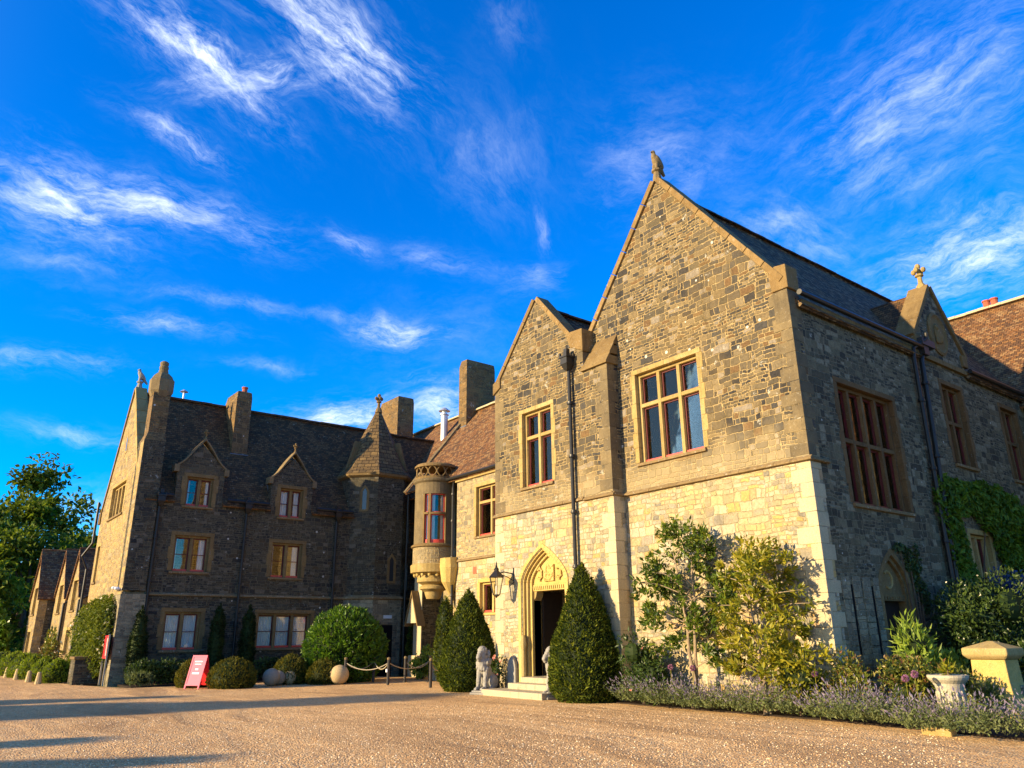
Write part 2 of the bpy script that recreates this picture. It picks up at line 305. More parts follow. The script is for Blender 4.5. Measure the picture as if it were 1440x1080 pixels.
M['pink'] = plain('pink board', (.80, .13, .20), .5, .3, .06, 12, bump=0)
M['pinkred'] = plain('red board', (.75, .02, .03), .5, .3, .06, 12, bump=0)
M['lion'] = dressed('weathered statue stone', (.25, .24, .21), (.30, .285, .25), (.34, .32, .28), lichen=.35, dark=.75)
M['ball'] = dressed('sandstone ball', (.42, .31, .16), (.46, .34, .18), (.5, .38, .2), lichen=.2, dark=.25)
M['ballgrey'] = dressed('grey stone ball', (.24, .21, .16), (.28, .25, .19), (.31, .27, .2), lichen=.3, dark=.3)
M['urn'] = dressed('urn stone', (.42, .37, .26), (.47, .41, .29), (.52, .46, .33), lichen=.3, dark=.5)
M['terracotta'] = plain('terracotta', (.38, .11, .06), .8, .2, .2, 6)
M['metal'] = plain('galvanised flue', (.62, .62, .62), .4, .5, .1, 4, metal=.6)
M['bark'] = plain('bark', (.12, .085, .055), .9, .1, .4, 9, bump=.6)
M['palebark'] = plain('pale bark', (.30, .23, .15), .9, .1, .35, 9, bump=.5)
M['soil'] = plain('bed soil', (.035, .025, .018), .95, .1, .4, 6, bump=.8)
M['grass'] = plain('grass', (.045, .075, .02), .9, .1, .4, 2, bump=.6)
M['step'] = dressed('step stone', (.40, .34, .23), (.46, .39, .26), (.5, .42, .28), lichen=.2, dark=.3)

def glassmat():
    m, g, b, o = newmat('window glass'); m.node_tree.nodes.remove(b)
    tr = g.n('ShaderNodeBsdfTransparent'); tr.inputs[0].default_value = (.95, .97, .96, 1)
    gl = g.n('ShaderNodeBsdfGlossy'); gl.inputs['Roughness'].default_value = .015; gl.inputs[0].default_value = (1, .9, .74, 1)
    P = g.n('ShaderNodeNewGeometry').outputs['Position']
    g.put(gl.inputs['Normal'], g.bump(g.noise(P, 1.7, 2, .5), .05, .02))
    fr = g.n('ShaderNodeFresnel'); fr.inputs[0].default_value = 1.5
    f = g.m('MULTIPLY_ADD', fr.outputs[0], 1.25, .02, clamp=True)
    ms = g.n('ShaderNodeMixShader'); g.put(ms.inputs[0], f)
    g.L.new(tr.outputs[0], ms.inputs[1]); g.L.new(gl.outputs[0], ms.inputs[2]); g.L.new(ms.outputs[0], o.inputs[0])
    return m
M['glass'] = glassmat()

def gravelmat():
    m, g, b, o = newmat('gravel')
    P = g.n('ShaderNodeNewGeometry').outputs['Position']
    p2 = g.vm('MULTIPLY', P, (1, 1, 0))
    def peb(scale):
        v = g.n('ShaderNodeTexVoronoi', feature='F1'); g.put(v.inputs['Vector'], p2); v.inputs['Scale'].default_value = scale
        return v
    a, bb = peb(34), peb(15)
    pal = [(0, (.62, .345, .135)), (.2, (.75, .455, .19)), (.4, (.42, .24, .10)), (.55, (.83, .58, .275)), (.7, (.66, .365, .145)), (.85, (.88, .71, .41)), (1, (.26, .145, .062))]
    c = g.ramp(g.sep(a.outputs['Color'])[0], pal)
    c2 = g.ramp(g.sep(bb.outputs['Color'])[1], pal)
    c = g.mix(.22, c, c2)
    big = g.noise(P, .35, 5, .6)
    c = g.mix(1.0, c, g.ramp(big, [(.3, (.82, .78, .75)), (.7, (1.15, 1.14, 1.12))]), 'MULTIPLY')
    c = g.mix(g.m('MULTIPLY', g.step(g.noise(P, 1.7, 5, .7), .55, .75), .35), c, (.52, .30, .14))
    c = g.mix(g.m('MULTIPLY', g.step(g.noise(P, 60, 2, .5), .60, .7), .6), c, (.22, .12, .055))
    g.put(b.inputs['Base Color'], c); b.inputs['Roughness'].default_value = .9; b.inputs['Specular IOR Level'].default_value = .2
    h = g.m('ADD', g.m('MULTIPLY', g.m('SUBTRACT', .6, a.outputs['Distance']), 1.2), g.m('MULTIPLY', g.m('SUBTRACT', .6, bb.outputs['Distance']), .6))
    h = g.m('ADD', h, g.m('MULTIPLY', g.noise(P, 5, 4, .6), .9))
    tr = g.noise(g.vm('MULTIPLY', g.vm('ADD', P, g.vm('SCALE', g.noise(P, .12, 2, .5, col=True), 6.0)), (.9, .10, 0)), 1.0, 3, .5)
    h = g.m('ADD', h, g.m('MULTIPLY', g.noise(P, .9, 3, .6), 5.0)); h = g.m('ADD', h, g.m('MULTIPLY', tr, 9.0))
    c = g.mix(g.m('MULTIPLY', g.step(tr, .52, .66), .5), c, (.36, .21, .09))
    g.put(b.inputs['Base Color'], c)
    g.put(b.inputs['Normal'], g.bump(h, 1.0, .022))
    return m
M['gravel'] = gravelmat()


# ---------------------------------------------------------------- mesh helpers
def P(pl, u, z, d=0.0):
    """point on a wall plane: ('x',X) faces -x, ('y',Y) faces -y; d is the distance out of the wall"""
    return (pl[1] - d, u, z) if pl[0] == 'x' else (u, pl[1] - d, z)

def uvmap(me, off=0.0):
    n = len(me.loops)
    if not n: return
    co = np.empty(len(me.vertices) * 3); me.vertices.foreach_get('co', co); co = co.reshape(-1, 3)
    li = np.empty(n, int); me.loops.foreach_get('vertex_index', li)
    nrm = np.empty(len(me.polygons) * 3); me.polygons.foreach_get('normal', nrm); nrm = nrm.reshape(-1, 3)
    lt = np.empty(len(me.polygons), int); me.polygons.foreach_get('loop_total', lt)
    N = np.repeat(nrm, lt, axis=0); p = co[li]
    h = np.hypot(N[:, 0], N[:, 1]); flat = h < .05
    tx = np.where(flat, 1, -N[:, 1] / np.maximum(h, 1e-6)); ty = np.where(flat, 0, N[:, 0] / np.maximum(h, 1e-6))
    t = np.stack([tx, ty, np.zeros(n)], 1); bt = np.cross(N, t)
    uv = np.stack([(p * t).sum(1) + off, (p * bt).sum(1)], 1)
    lay = me.uv_layers.new(name='uv'); lay.data.foreach_set('uv', uv.astype('f4').ravel())

WORLD = []            # things whose parts are drawn in world coordinates

def link(o, parent=None):
    COL.objects.link(o)
    if parent is not None:
        o.parent = parent
        if parent in WORLD: o.matrix_parent_inverse = parent.matrix_basis.inverted()
    return o

class MB:
    def __init__(s): s.v = []; s.f = []
    def add(s, vs, fs):
        k = len(s.v); s.v += [tuple(map(float, q)) for q in vs]; s.f += [tuple(i + k for i in f) for f in fs]; return s
    def box(s, x0, x1, y0, y1, z0, z1):
        return s.add([(x, y, z) for x in (x0, x1) for y in (y0, y1) for z in (z0, z1)],
                     [(0, 1, 3, 2), (4, 6, 7, 5), (0, 4, 5, 1), (2, 3, 7, 6), (0, 2, 6, 4), (1, 5, 7, 3)])
    def pbox(s, pl, u0, u1, z0, z1, d0, d1):
        a = P(pl, u0, z0, d0); b = P(pl, u1, z1, d1)
        return s.box(min(a[0], b[0]), max(a[0], b[0]), min(a[1], b[1]), max(a[1], b[1]), z0, z1)
    def prism(s, pts, vec):
        n = len(pts); vec = Vector(vec); q = [Vector(p) for p in pts]
        return s.add([*q, *[p + vec for p in q]], [tuple(range(n)), tuple(range(2 * n - 1, n - 1, -1))] + [(i, (i + 1) % n, n + (i + 1) % n, n + i) for i in range(n)])
    def pprism(s, pl, pts, d0, d1):
        a = [P(pl, u, z, d0) for u, z in pts]
        v = Vector(P(pl, 0, 0, d1)) - Vector(P(pl, 0, 0, d0))
        return s.prism(a, v)
    def lathe(s, c, prof, n=20, a0=0, a1=None):
        c = Vector(c); full = a1 is None
        if full: a1 = a0 + 2 * math.pi
        m = n if full else n + 1
        vs = []; fs = []
        for r, z in prof:
            for i in range(m):
                a = a0 + (a1 - a0) * i / n
                vs.append(c + Vector((r * math.cos(a), r * math.sin(a), z)))
        for j in range(len(prof) - 1):
            for i in range(n):
                k = (i + 1) % m
                fs.append((j * m + i, j * m + k, (j + 1) * m + k, (j + 1) * m + i))
        if full:
            fs.append(tuple(reversed(range(m)))); fs.append(tuple(range((len(prof) - 1) * m, len(prof) * m)))
        return s.add(vs, fs)
    def tube(s, pts, r, n=8, cap=True):
        pts = [Vector(p) for p in pts]; rs = r if isinstance(r, (list, tuple)) else [r] * len(pts)
        vs = []; fs = []
        up = None
        for i, p in enumerate(pts):
            t = (pts[min(i + 1, len(pts) - 1)] - pts[max(i - 1, 0)]).normalized()
            if up is None:
                up = Vector((0, 0, 1)) if abs(t.z) < .9 else Vector((1, 0, 0))
            a = t.cross(up)
            if a.length < 1e-4: a = t.orthogonal()
            a.normalize(); b = t.cross(a).normalized(); up = -b if b.dot(up) < 0 else b
            for k in range(n):
                an = 2 * math.pi * k / n
                vs.append(p + (a * math.cos(an) + b * math.sin(an)) * rs[i])
        for i in range(len(pts) - 1):
            for k in range(n):
                q = (k + 1) % n
                fs.append((i * n + k, i * n + q, (i + 1) * n + q, (i + 1) * n + k))
        if cap: fs += [tuple(range(n)), tuple(range((len(pts) - 1) * n, len(pts) * n))]
        return s.add(vs, fs)
    def ell(s, c, rx, ry=None, rz=None, rot=None, n=14, m=9):
        ry = rx if ry is None else ry; rz = rx if rz is None else rz; c = Vector(c)
        vs = [(0, 0, -rz)]
        for j in range(1, m):
            t = math.pi * j / m
            for i in range(n):
                a = 2 * math.pi * i / n
                vs.append((rx * math.sin(t) * math.cos(a), ry * math.sin(t) * math.sin(a), -rz * math.cos(t)))
        vs.append((0, 0, rz)); fs = []
        for i in range(n): fs.append((0, 1 + (i + 1) % n, 1 + i))
        for j in range(m - 2):
            for i in range(n):
                a = 1 + j * n; k = (i + 1) % n
                fs.append((a + i, a + k, a + n + k, a + n + i))
        L = len(vs) - 1; a = 1 + (m - 2) * n
        for i in range(n): fs.append((a + i, a + (i + 1) % n, L))
        vs = [Vector(q) for q in vs]
        if rot is not None: vs = [rot @ q for q in vs]
        return s.add([c + q for q in vs], fs)
    def build(s, name, mat, parent=None, smooth=False, bevel=0, label=None, off=0.0):
        me = bpy.data.meshes.new(name); me.from_pydata(s.v, [], s.f)
        bm = bmesh.new(); bm.from_mesh(me); bmesh.ops.recalc_face_normals(bm, faces=bm.faces)
        bm.to_mesh(me); bm.free()
        if smooth: me.shade_smooth() if hasattr(me, 'shade_smooth') else None
        uvmap(me, off)
        me.materials.append(M[mat] if isinstance(mat, str) else mat)
        o = bpy.data.objects.new(name, me); link(o, parent)
        if bevel:
            md = o.modifiers.new('bevel', 'BEVEL'); md.width = bevel; md.segments = 2; md.limit_method = 'ANGLE'; md.angle_limit = R(40)
        if label: o['label'] = label
        return o

def tag(o, label, cat, group=None, kind=None):
    o['label'] = label; o['category'] = cat
    if group: o['group'] = group
    if kind: o['kind'] = kind
    return o

def thing(name, label, cat, loc=(0, 0, 0), group=None):
    o = bpy.data.objects.new(name, None); o.location = loc; o.empty_display_size = .3; COL.objects.link(o)
    return tag(o, label, cat, group)

def copy_tree(o, loc, label=None, rotz=None, scale=None):
    r = o.copy(); COL.objects.link(r); r.location = loc
    if rotz is not None: r.rotation_euler = (0, 0, rotz)
    if scale is not None: r.scale = (scale,) * 3 if isinstance(scale, (int, float)) else scale
    if label: r['label'] = label
    for ch in list(o.children):
        c = ch.copy(); COL.objects.link(c); c.parent = r
        for q in list(ch.children):
            e = q.copy(); COL.objects.link(e); e.parent = c
    return r

def wall(name, pl, outline, holes, mat, parent, thick=.45, label=None):
    vs = list(outline); ed = [(i, (i + 1) % len(outline)) for i in range(len(outline))]
    loops = [list(range(len(outline)))]
    for h in holes:
        k = len(vs); vs += h; ed += [(k + i, k + (i + 1) % len(h)) for i in range(len(h))]
    def inside(pt, poly):
        c = False; x, y = pt
        for i in range(len(poly)):
            x1, y1 = poly[i]; x2, y2 = poly[i - 1]
            if (y1 > y) != (y2 > y) and x < (x2 - x1) * (y - y1) / (y2 - y1) + x1: c = not c
        return c
    r = delaunay_2d_cdt([Vector(q) for q in vs], ed, [], 0, 1e-5)
    co = [tuple(q) for q in r[0]]; tri = []
    for f in r[2]:
        ct = (sum(co[i][0] for i in f) / len(f), sum(co[i][1] for i in f) / len(f))
        if inside(ct, outline) and not any(inside(ct, h) for h in holes): tri.append(tuple(f))
    n = len(co); mb = MB(); cnt = {}
    for f in tri:
        for i in range(len(f)):
            e = (f[i], f[(i + 1) % len(f)]); cnt[e] = cnt.get(e, 0) + 1
    fs = [f for f in tri] + [tuple(n + i for i in reversed(f)) for f in tri]
    for (a, b) in cnt:
        if (b, a) not in cnt: fs.append((b, a, n + a, n + b))
    mb.add([P(pl, u, z, 0) for u, z in co] + [P(pl, u, z, -thick) for u, z in co], fs)
    return mb.build(name, mat, parent, label=label)

def rect(u0, u1, z0, z1, g=0.0): return [(u0 - g, z0 - g), (u1 + g, z0 - g), (u1 + g, z1 + g), (u0 - g, z1 + g)]

def curtain_mesh(pl, u0, u1, z0, z1, d, amp=.025, n=None, side=0):
    n = n or max(8, int((u1 - u0) / .028)); mb = MB(); vs = []; fs = []
    for j, z in enumerate((z0, (z0 * .6 + z1 * .4), z1)):
        for i in range(n + 1):
            u = u0 + (u1 - u0) * i / n
            if side: u += side * (1 - abs(j - 1)) * .0
            vs.append(P(pl, u, z, d + amp * math.sin(i * 1.9 + .3 * math.sin(i)) + random.uniform(-.006, .006)))
    for j in range(2):
        for i in range(n):
            a = j * (n + 1) + i; fs.append((a, a + 1, a + n + 2, a + n + 1))
    return mb.add(vs, fs)

def window(par, pl, u0, u1, z0, z1, cols, transom=None, midrail=False, cur=None, mat='ham', s=.15, hood=False, sill='sill',
           red='red', rsill='redsill', mw=.11, label=None, depth=.16, holes=None, name='window'):
    """mullioned stone window; the wall hole is left a little larger than the opening"""
    if holes is not None: holes.append(rect(u0, u1, z0, z1, .06))
    w = MB()
    # outer dressed surround, laid as separate blocks
    nb = max(2, int((z1 - z0) / .42))
    for (a, b) in ((u0 - s, u0), (u1, u1 + s)):
        for k in range(nb):
            za = z0 + (z1 - z0) * k / nb; zb = z0 + (z1 - z0) * (k + 1) / nb
            ex = .055 if k % 2 else 0
            w.pbox(pl, a - (ex if a < u0 else 0), b + (ex if a >= u0 else 0), za + .002, zb - .002, -depth, .012)
    nh = max(1, int((u1 - u0 + 2 * s) / .9))
    for k in range(nh):
        a = u0 - s + (u1 - u0 + 2 * s) * k / nh; b = u0 - s + (u1 - u0 + 2 * s) * (k + 1) / nh
        w.pbox(pl, a + .002, b - .002, z1, z1 + s * .95, -depth, .014)
    # inner recessed order with mullions
    f = .085; di, do = -depth - .14, -depth + .03
    w.pbox(pl, u0, u0 + f, z0, z1, di, do); w.pbox(pl, u1 - f, u1, z0, z1, di, do)
    w.pbox(pl, u0 + f, u1 - f, z1 - f, z1, di, do)
    lw = (u1 - u0 - 2 * f - (cols - 1) * mw) / cols
    xs = []
    for c in range(cols):
        a = u0 + f + c * (lw + mw); xs.append((a, a + lw))
        if c < cols - 1: w.pbox(pl, a + lw, a + lw + mw, z0, z1 - f, di, do + .005)
    rows = [(z0, z1 - f)]
    if transom:
        for a, b in xs: w.pbox(pl, a, b, transom - .055, transom + .055, di, do)
        rows = [(z0, transom - .055), (transom + .055, z1 - f)]
    wo = w.build(name, mat, par, bevel=.008, label=label)
    sl = MB()
    sl.prism([P(pl, u0 - s * .55, z0, -depth + .04), P(pl, u0 - s * .55, z0 - .03, .075), P(pl, u0 - s * .55, z0 - .11, .075), P(pl, u0 - s * .55, z0 - .13, .0), P(pl, u0 - s * .55, z0 - .13, -depth)],
             Vector(P(pl, u1 + s * .55, 0)) - Vector(P(pl, u0 - s * .55, 0)))
    sl.build('sill', sill, wo, bevel=.006)
    for (a, b) in xs:
        for ri, (za, zb) in enumerate(rows):
            sb = MB(); t = .045; e0, e1 = -depth - .13, -depth - .07
            sb.pbox(pl, a, a + t, za, zb, e0, e1); sb.pbox(pl, b - t, b, za, zb, e0, e1)
            sb.pbox(pl, a + t, b - t, zb - t, zb, e0, e1); sb.pbox(pl, a + t, b - t, za, za + t, e0, e1)
            if midrail: sb.pbox(pl, a + t, b - t, (za + zb) / 2 - .014, (za + zb) / 2 + .014, e0 + .01, e1 - .008)
            sb.build('sash', red, wo)
            gb = MB(); gb.pbox(pl, a + .02, b - .02, za + .02, zb - .02, -depth - .108, -depth - .102)
            gb.build('pane', 'glass', wo)
            if ri == 0 and rsill:
                MB().pbox(pl, a + .004, b - .004, za + .002, za + .085, -depth - .069, -depth - .01).build('sash_sill', rsill, wo)
    if cur:
        for k, (a, b) in enumerate(xs):
            q = cur[k % len(cur)]
            if not q: continue
            c0, c1 = {'full': (a - .05, b + .05), 'l': (a - .05, a + (b - a) * .28), 'r': (a + (b - a) * .5, b + .05), 'rr': (a + (b - a) * .62, b + .05),
                      'ln': (a - .03, a + (b - a) * .16), 'tie': (a + (b - a) * .35, b + .05)}[q]
            curtain_mesh(pl, c0, c1, z0 + .02, z1 - .02, -depth - .165).build('curtain', 'curtain', wo)
    return wo

def roof(par, name, pts, mat, thick=.10, label=None):
    """tiled slope as one thick sheet; old roofs sag a little, so the sheet is gently uneven"""
    q = [Vector(p) for p in pts]
    n = (q[1] - q[0]).cross(q[2] - q[1]).normalized()
    if n.z < 0: n = -n
    if len(q) != 4: return MB().prism(q, -n * thick).build(name, mat, par, label=label)
    return sag_sheet(q, n, thick).build(name, mat, par, label=label)

def sag_sheet(q, n, thick, amp=.035):
    nu = max(2, int((q[1] - q[0]).length / .8)); nv = max(2, int((q[2] - q[1]).length / .8)); mb = MB(); vs = []; fs = []
    for s_ in (0, 1):
        for j in range(nv + 1):
            for i in range(nu + 1):
                u, v = i / nu, j / nv
                p = (q[0] * (1 - u) + q[1] * u) * (1 - v) + (q[3] * (1 - u) + q[2] * u) * v
                w = amp * (mnoise.noise(p * .35) + .5 * mnoise.noise(p * .9)) - amp * .6 * math.sin(math.pi * v)
                vs.append(p + n * (w - s_ * thick))
    L = (nu + 1) * (nv + 1); I = lambda i, j, s_=0: s_ * L + j * (nu + 1) + i
    for j in range(nv):
        for i in range(nu):
            fs.append((I(i, j), I(i + 1, j), I(i + 1, j + 1), I(i, j + 1))); fs.append((I(i, j, 1), I(i, j + 1, 1), I(i + 1, j + 1, 1), I(i + 1, j, 1)))
    for i in range(nu): fs += [(I(i, 0), I(i, 0, 1), I(i + 1, 0, 1), I(i + 1, 0)), (I(i, nv), I(i + 1, nv), I(i + 1, nv, 1), I(i, nv, 1))]
    for j in range(nv): fs += [(I(0, j), I(0, j + 1), I(0, j + 1, 1), I(0, j, 1)), (I(nu, j), I(nu, j, 1), I(nu, j + 1, 1), I(nu, j + 1))]
    return mb.add(vs, fs)

def ridge(par, a, b, mat='tilebrown', r=.13, name='ridge_tile'):
    a = Vector(a); b = Vector(b); L = (b - a).length; n = max(1, int(L / .45)); mb = MB(); t = (b - a) / n
    sd = t.normalized().cross(Vector((0, 0, 1))).normalized()
    for i in range(n):
        p = a + t * i; jj = random.uniform(-.012, .012)
        p = p + Vector((0, 0, .03 * mnoise.noise(p * .4)))
        pts = [p + sd * r * math.cos(k * math.pi / 6) * 1.1 + Vector((0, 0, r * math.sin(k * math.pi / 6) - .04 + jj)) for k in range(7)]
        mb.prism(pts, t * .985)
    return mb.build(name, mat, par)

def coping(par, pl, a, b, d0, d1, mat='hamdark', t=.16, name='coping', blocks=None):
    """sloping gable coping from a to b on a wall plane (u,z); d0..d1 depth range"""
    (u0, z0), (u1, z1) = a, b
    L = math.hypot(u1 - u0, z1 - z0); n = blocks or max(2, int(L / .75)); mb = MB()
    nu, nz = -(z1 - z0) / L, (u1 - u0) / L
    if nz < 0: nu, nz = -nu, -nz
    for i in range(n):
        f0, f1 = i / n, (i + 1) / n - .004
        p0 = (u0 + (u1 - u0) * f0, z0 + (z1 - z0) * f0); p1 = (u0 + (u1 - u0) * f1, z0 + (z1 - z0) * f1)
        tt = t + random.uniform(-.006, .006)
        mb.pprism(pl, [p0, p1, (p1[0] + nu * tt, p1[1] + nz * tt), (p0[0] + nu * tt, p0[1] + nz * tt)], d0, d1 + random.uniform(-.004, .004))
    return mb.build(name, mat, par, bevel=.012)

def string_course(par, pl, u0, u1, z, mat='sill', proud=.09, h=.13, e0=0, e1=0, name='string_course'):
    n = max(1, int(abs(u1 - u0) / .9)); mb = MB()
    for i in range(n):
        a = u0 + (u1 - u0) * i / n; b = u0 + (u1 - u0) * ((i + 1) / n) - .004
        pr = proud + random.uniform(-.008, .008)
        mb.prism([P(pl, a, z + h, -.02), P(pl, a, z + h, .012), P(pl, a, z + h * .45, pr), P(pl, a, z + h * .12, pr), P(pl, a, z, .03), P(pl, a, z, -.02)],
                 Vector(P(pl, b, 0)) - Vector(P(pl, a, 0)))
    return mb.build(name, mat, par, bevel=.01)

def quoins(par, X, Y, z0, z1, mat, dx=1, dy=1, name='quoin', h=.34):
    """corner stones at (X,Y): arms run in +x*dx and +y*dy, 4 mm proud"""
    mb = MB(); z = z0; k = 0
    while z < z1 - .12:
        hh = min(h * random.uniform(.85, 1.25), z1 - z)
        a, b = (.52, .28) if k % 2 else (.30, .50)
        a *= random.uniform(.85, 1.15); b *= random.uniform(.85, 1.15)
        e = .005 + random.uniform(0, .004)
        x0, x1 = sorted((X - e * dx, X + a * dx)); y0, y1 = sorted((Y - e * dy, Y + b * dy))
        mb.box(x0, x1, y0, y1, z + .006, z + hh - .006); z += hh; k += 1
    return mb.build(name, mat, par, bevel=.01)

def drainpipe(par, pts, r=.055, hopper=None, collars=(), name='drainpipe'):
    mb = MB().tube(pts, r, 10)
    p0 = Vector(pts[0]); p1 = Vector(pts[-1])
    for z in collars:
        q = None
        for a, b in zip(pts[:-1], pts[1:]):
            if min(a[2], b[2]) <= z <= max(a[2], b[2]) and abs(a[2] - b[2]) > .01:
                f = (z - a[2]) / (b[2] - a[2]); q = Vector(a).lerp(Vector(b), f)
        if q: mb.lathe(q, [(r * 1.45, -.05), (r * 1.55, -.03), (r * 1.45, 0), (r * 1.45, .05)], 10)
    o = mb.build(name, 'iron', par, smooth=False)
    if hopper:
        h = Vector(hopper); hb = MB()
        def sq(w, z): return [h + Vector((-w, -w, z)), h + Vector((w, -w, z)), h + Vector((w, w, z)), h + Vector((-w, w, z))]
        L = [sq(.06, -.30), sq(.15, -.10), sq(.15, .10), sq(.18, .11), sq(.18, .17)]
        vs = sum(L, []); fs = [(0, 1, 2, 3), (16, 17, 18, 19)]
        for j in range(4):
            for i in range(4): fs.append((j * 4 + i, j * 4 + (i + 1) % 4, j * 4 + 4 + (i + 1) % 4, j * 4 + 4 + i))
        hb.add(vs, fs)
        for (dx, dy) in ((-.15, -.15), (.15, -.15), (-.15, .15), (.15, .15)):
            hb.box(h.x + dx - .03, h.x + dx + .03, h.y + dy - .03, h.y + dy + .03, h.z + .17, h.z + .26)
        hb.box(h.x - .07, h.x + .07, h.y - .07, h.y + .07, h.z + .17, h.z + .42)
        hb.build('hopper', 'iron', o)
    return o

def gutter(par, a, b, r=.075):
    return MB().tube([a, b], r, 8).build('gutter', 'iron', par)

def fuse(mb, name, mat, parent=None, vox=.03, smooth=6, disp=0, dscale=8):
    """grow one continuous skin round overlapping volumes"""
    me = bpy.data.meshes.new('tmp'); me.from_pydata(mb.v, [], mb.f)
    bm = bmesh.new(); bm.from_mesh(me); bmesh.ops.recalc_face_normals(bm, faces=bm.faces); bm.to_mesh(me); bm.free()
    t = bpy.data.objects.new('tmp', me); COL.objects.link(t)
    r = t.modifiers.new('r', 'REMESH'); r.mode = 'VOXEL'; r.voxel_size = vox
    sm = t.modifiers.new('s', 'SMOOTH'); sm.factor = .5; sm.iterations = smooth
    dg = bpy.context.evaluated_depsgraph_get(); dg.update()
    n = bpy.data.meshes.new_from_object(t.evaluated_get(dg))
    bpy.data.objects.remove(t); n.name = name
    if disp:
        for v in n.vertices:
            v.co += v.normal * (mnoise.noise(v.co * dscale) * disp)
    for p in n.polygons: p.use_smooth = True
    n.materials.clear(); n.materials.append(M[mat]); uvmap(n)
    o = bpy.data.objects.new(name, n); link(o, parent); return o

def arch(cx, hw, zs, rise, n=12):
    """pointed arch outline: tight curve at the haunch, then nearly straight to the apex"""
    pts = []
    for i in range(n + 1):
        t = (i / n) ** 1.6
        pts.append((cx - hw * (1 - t), zs + rise * (t ** .60) * (1 + .10 * t * (1 - t))))
    return pts + [(2 * cx - u, z) for u, z in reversed(pts[:-1])]

def arch_ring(mb, pl, cx, zb, o, i, d0, d1):
    """solid between an outer and an inner arch (hw, zs, rise), jambs down to zb"""
    A = [(cx - o[0], zb)] + arch(cx, *o) + [(cx + o[0], zb)]
    B = [(cx - i[0], zb)] + arch(cx, *i) + [(cx + i[0], zb)]
    for k in range(len(A) - 1):
        mb.pprism(pl, [A[k], A[k + 1], B[k + 1], B[k]], d0, d1)

random.seed(5)


# ---------------------------------------------------------------- the house
house = thing('manor_house', 'rambling gothic stone manor with steep gables, spired turret and red-painted windows', 'manor house', (16, 16, 0)); WORLD.append(house)
XM, XP, XK, YR, YL, XL = 16.05, 15.60, 19.0, 9.46, 35.0, 7.05
pm, pp, pr, pk, plf, pg = ('x', XM), ('x', XP), ('y', YR), ('x', XK), ('y', YL), ('x', XL)

# ---- great gabled wing
AY, AZ, SL = 13.35, 14.95, 1.314
gz = lambda y: AZ - SL * abs(y - AY)
hol = []
window(house, pm, 12.42, 14.72, 6.36, 9.02, 3, transom=8.06, holes=hol, label='six-light window in the tall gable')
wall('wall', pm, [(YR, 5.52), (17.2, 5.52), (17.2, gz(17.2)), (AY, AZ), (YR, gz(YR))], hol, 'upper', house, label='tall sunlit gable wall of grey rubble')
wall('wall', pm, [(YR, -.3), (17.2, -.3), (17.2, 5.52), (YR, 5.52)], [], 'lower', house, label='cream stone lower wall behind the small trees')
MB().box(XM - .05, XM + .02, YR - .05, 15.42, -.3, .70).build('plinth', 'lower', house)
string_course(house, pm, YR - .08, 15.40, 5.47)
quoins(house, XM, YR, .72, 5.46, 'quoinlow'); quoins(house, XM, YR, 5.62, 9.8, 'quoin')
coping(house, pm, (9.62, gz(9.62) + .02), (AY, AZ + .02), -.46, .07, mat='copestone', t=.17)
coping(house, pm, (17.1, gz(17.1) + .02), (AY, AZ + .02), -.46, .07, mat='copestone', t=.17)
kb = MB().pprism(pm, [(YR - .06, 9.86), (9.86, 9.86), (9.92, 10.36), (9.72, 10.54), (YR - .06, 10.50)], -.47, .05)
kb.build('kneeler', 'copestone', house, bevel=.02)
MB().pbox(pm, YR - .004, YR + .42, 9.0, 9.85, -.5, .012).build('kneeler', 'quoin', house, bevel=.015)
# right-hand long wall, in shade
hol = []
window(house, pr, 17.75, 20.58, 4.66, 7.72, 4, transom=6.28, holes=hol, mat='hambrown', red='darkred', rsill='darkred', depth=.17, label='eight-light window on the shaded side wall')
window(house, pr, 23.92, 25.28, 6.42, 8.9, 2, transom=7.75, holes=hol, mat='hambrown', red='darkred', rsill='darkred', label='four-light window under the small stone gable')
window(house, pr, 28.2, 29.56, 6.42, 8.9, 2, transom=7.75, holes=hol, mat='hambrown', red='darkred', rsill='darkred')
window(house, pr, 23.9, 25.2, 2.5, 4.35, 2, holes=hol, mat='ham', red='darkred', rsill='darkred', label='low window among the creeper')
dx = 19.1
hol.append([(dx - .78, -.3)] + arch(dx, .78, 2.75, .86) + [(dx + .78, -.3)])
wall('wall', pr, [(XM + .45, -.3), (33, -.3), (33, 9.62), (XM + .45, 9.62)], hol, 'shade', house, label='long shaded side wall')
mb = MB(); arch_ring(mb, pr, dx, -.1, (.82, 2.75, .90), (.68, 2.75, .74), -.3, .015); arch_ring(mb, pr, dx, -.1, (.68, 2.75, .74), (.58, 2.75, .62), -.3, -.07)
dr = mb.build('side_door', 'hamdark', house, label='arched side doorway with carved tympanum')
mb = MB().pprism(pr, [(dx - .58, 2.55)] + arch(dx, .58, 2.75, .62) + [(dx + .58, 2.55)], -.3, -.15)
mb.pbox(pr, dx - .6, dx + .6, 2.40, 2.55, -.3, -.10)
for k in range(9): mb.pbox(pr, dx - .55 + k * .125, dx - .49 + k * .125, 2.43, 2.5, -.1, -.08)
mb.build('tympanum', 'hamdark', dr)
MB().tube([P(pr, dx + .2 * math.cos(a) - .05, 2.9 + .2 * math.sin(a), -.14) for a in np.linspace(-2.2, 2.3, 14)], .03, 6).build('carving', 'ham', dr)
MB().pbox(pr, dx - .58, dx + .58, -.1, 2.4, -.36, -.28).build('door_leaf', 'door', dr)
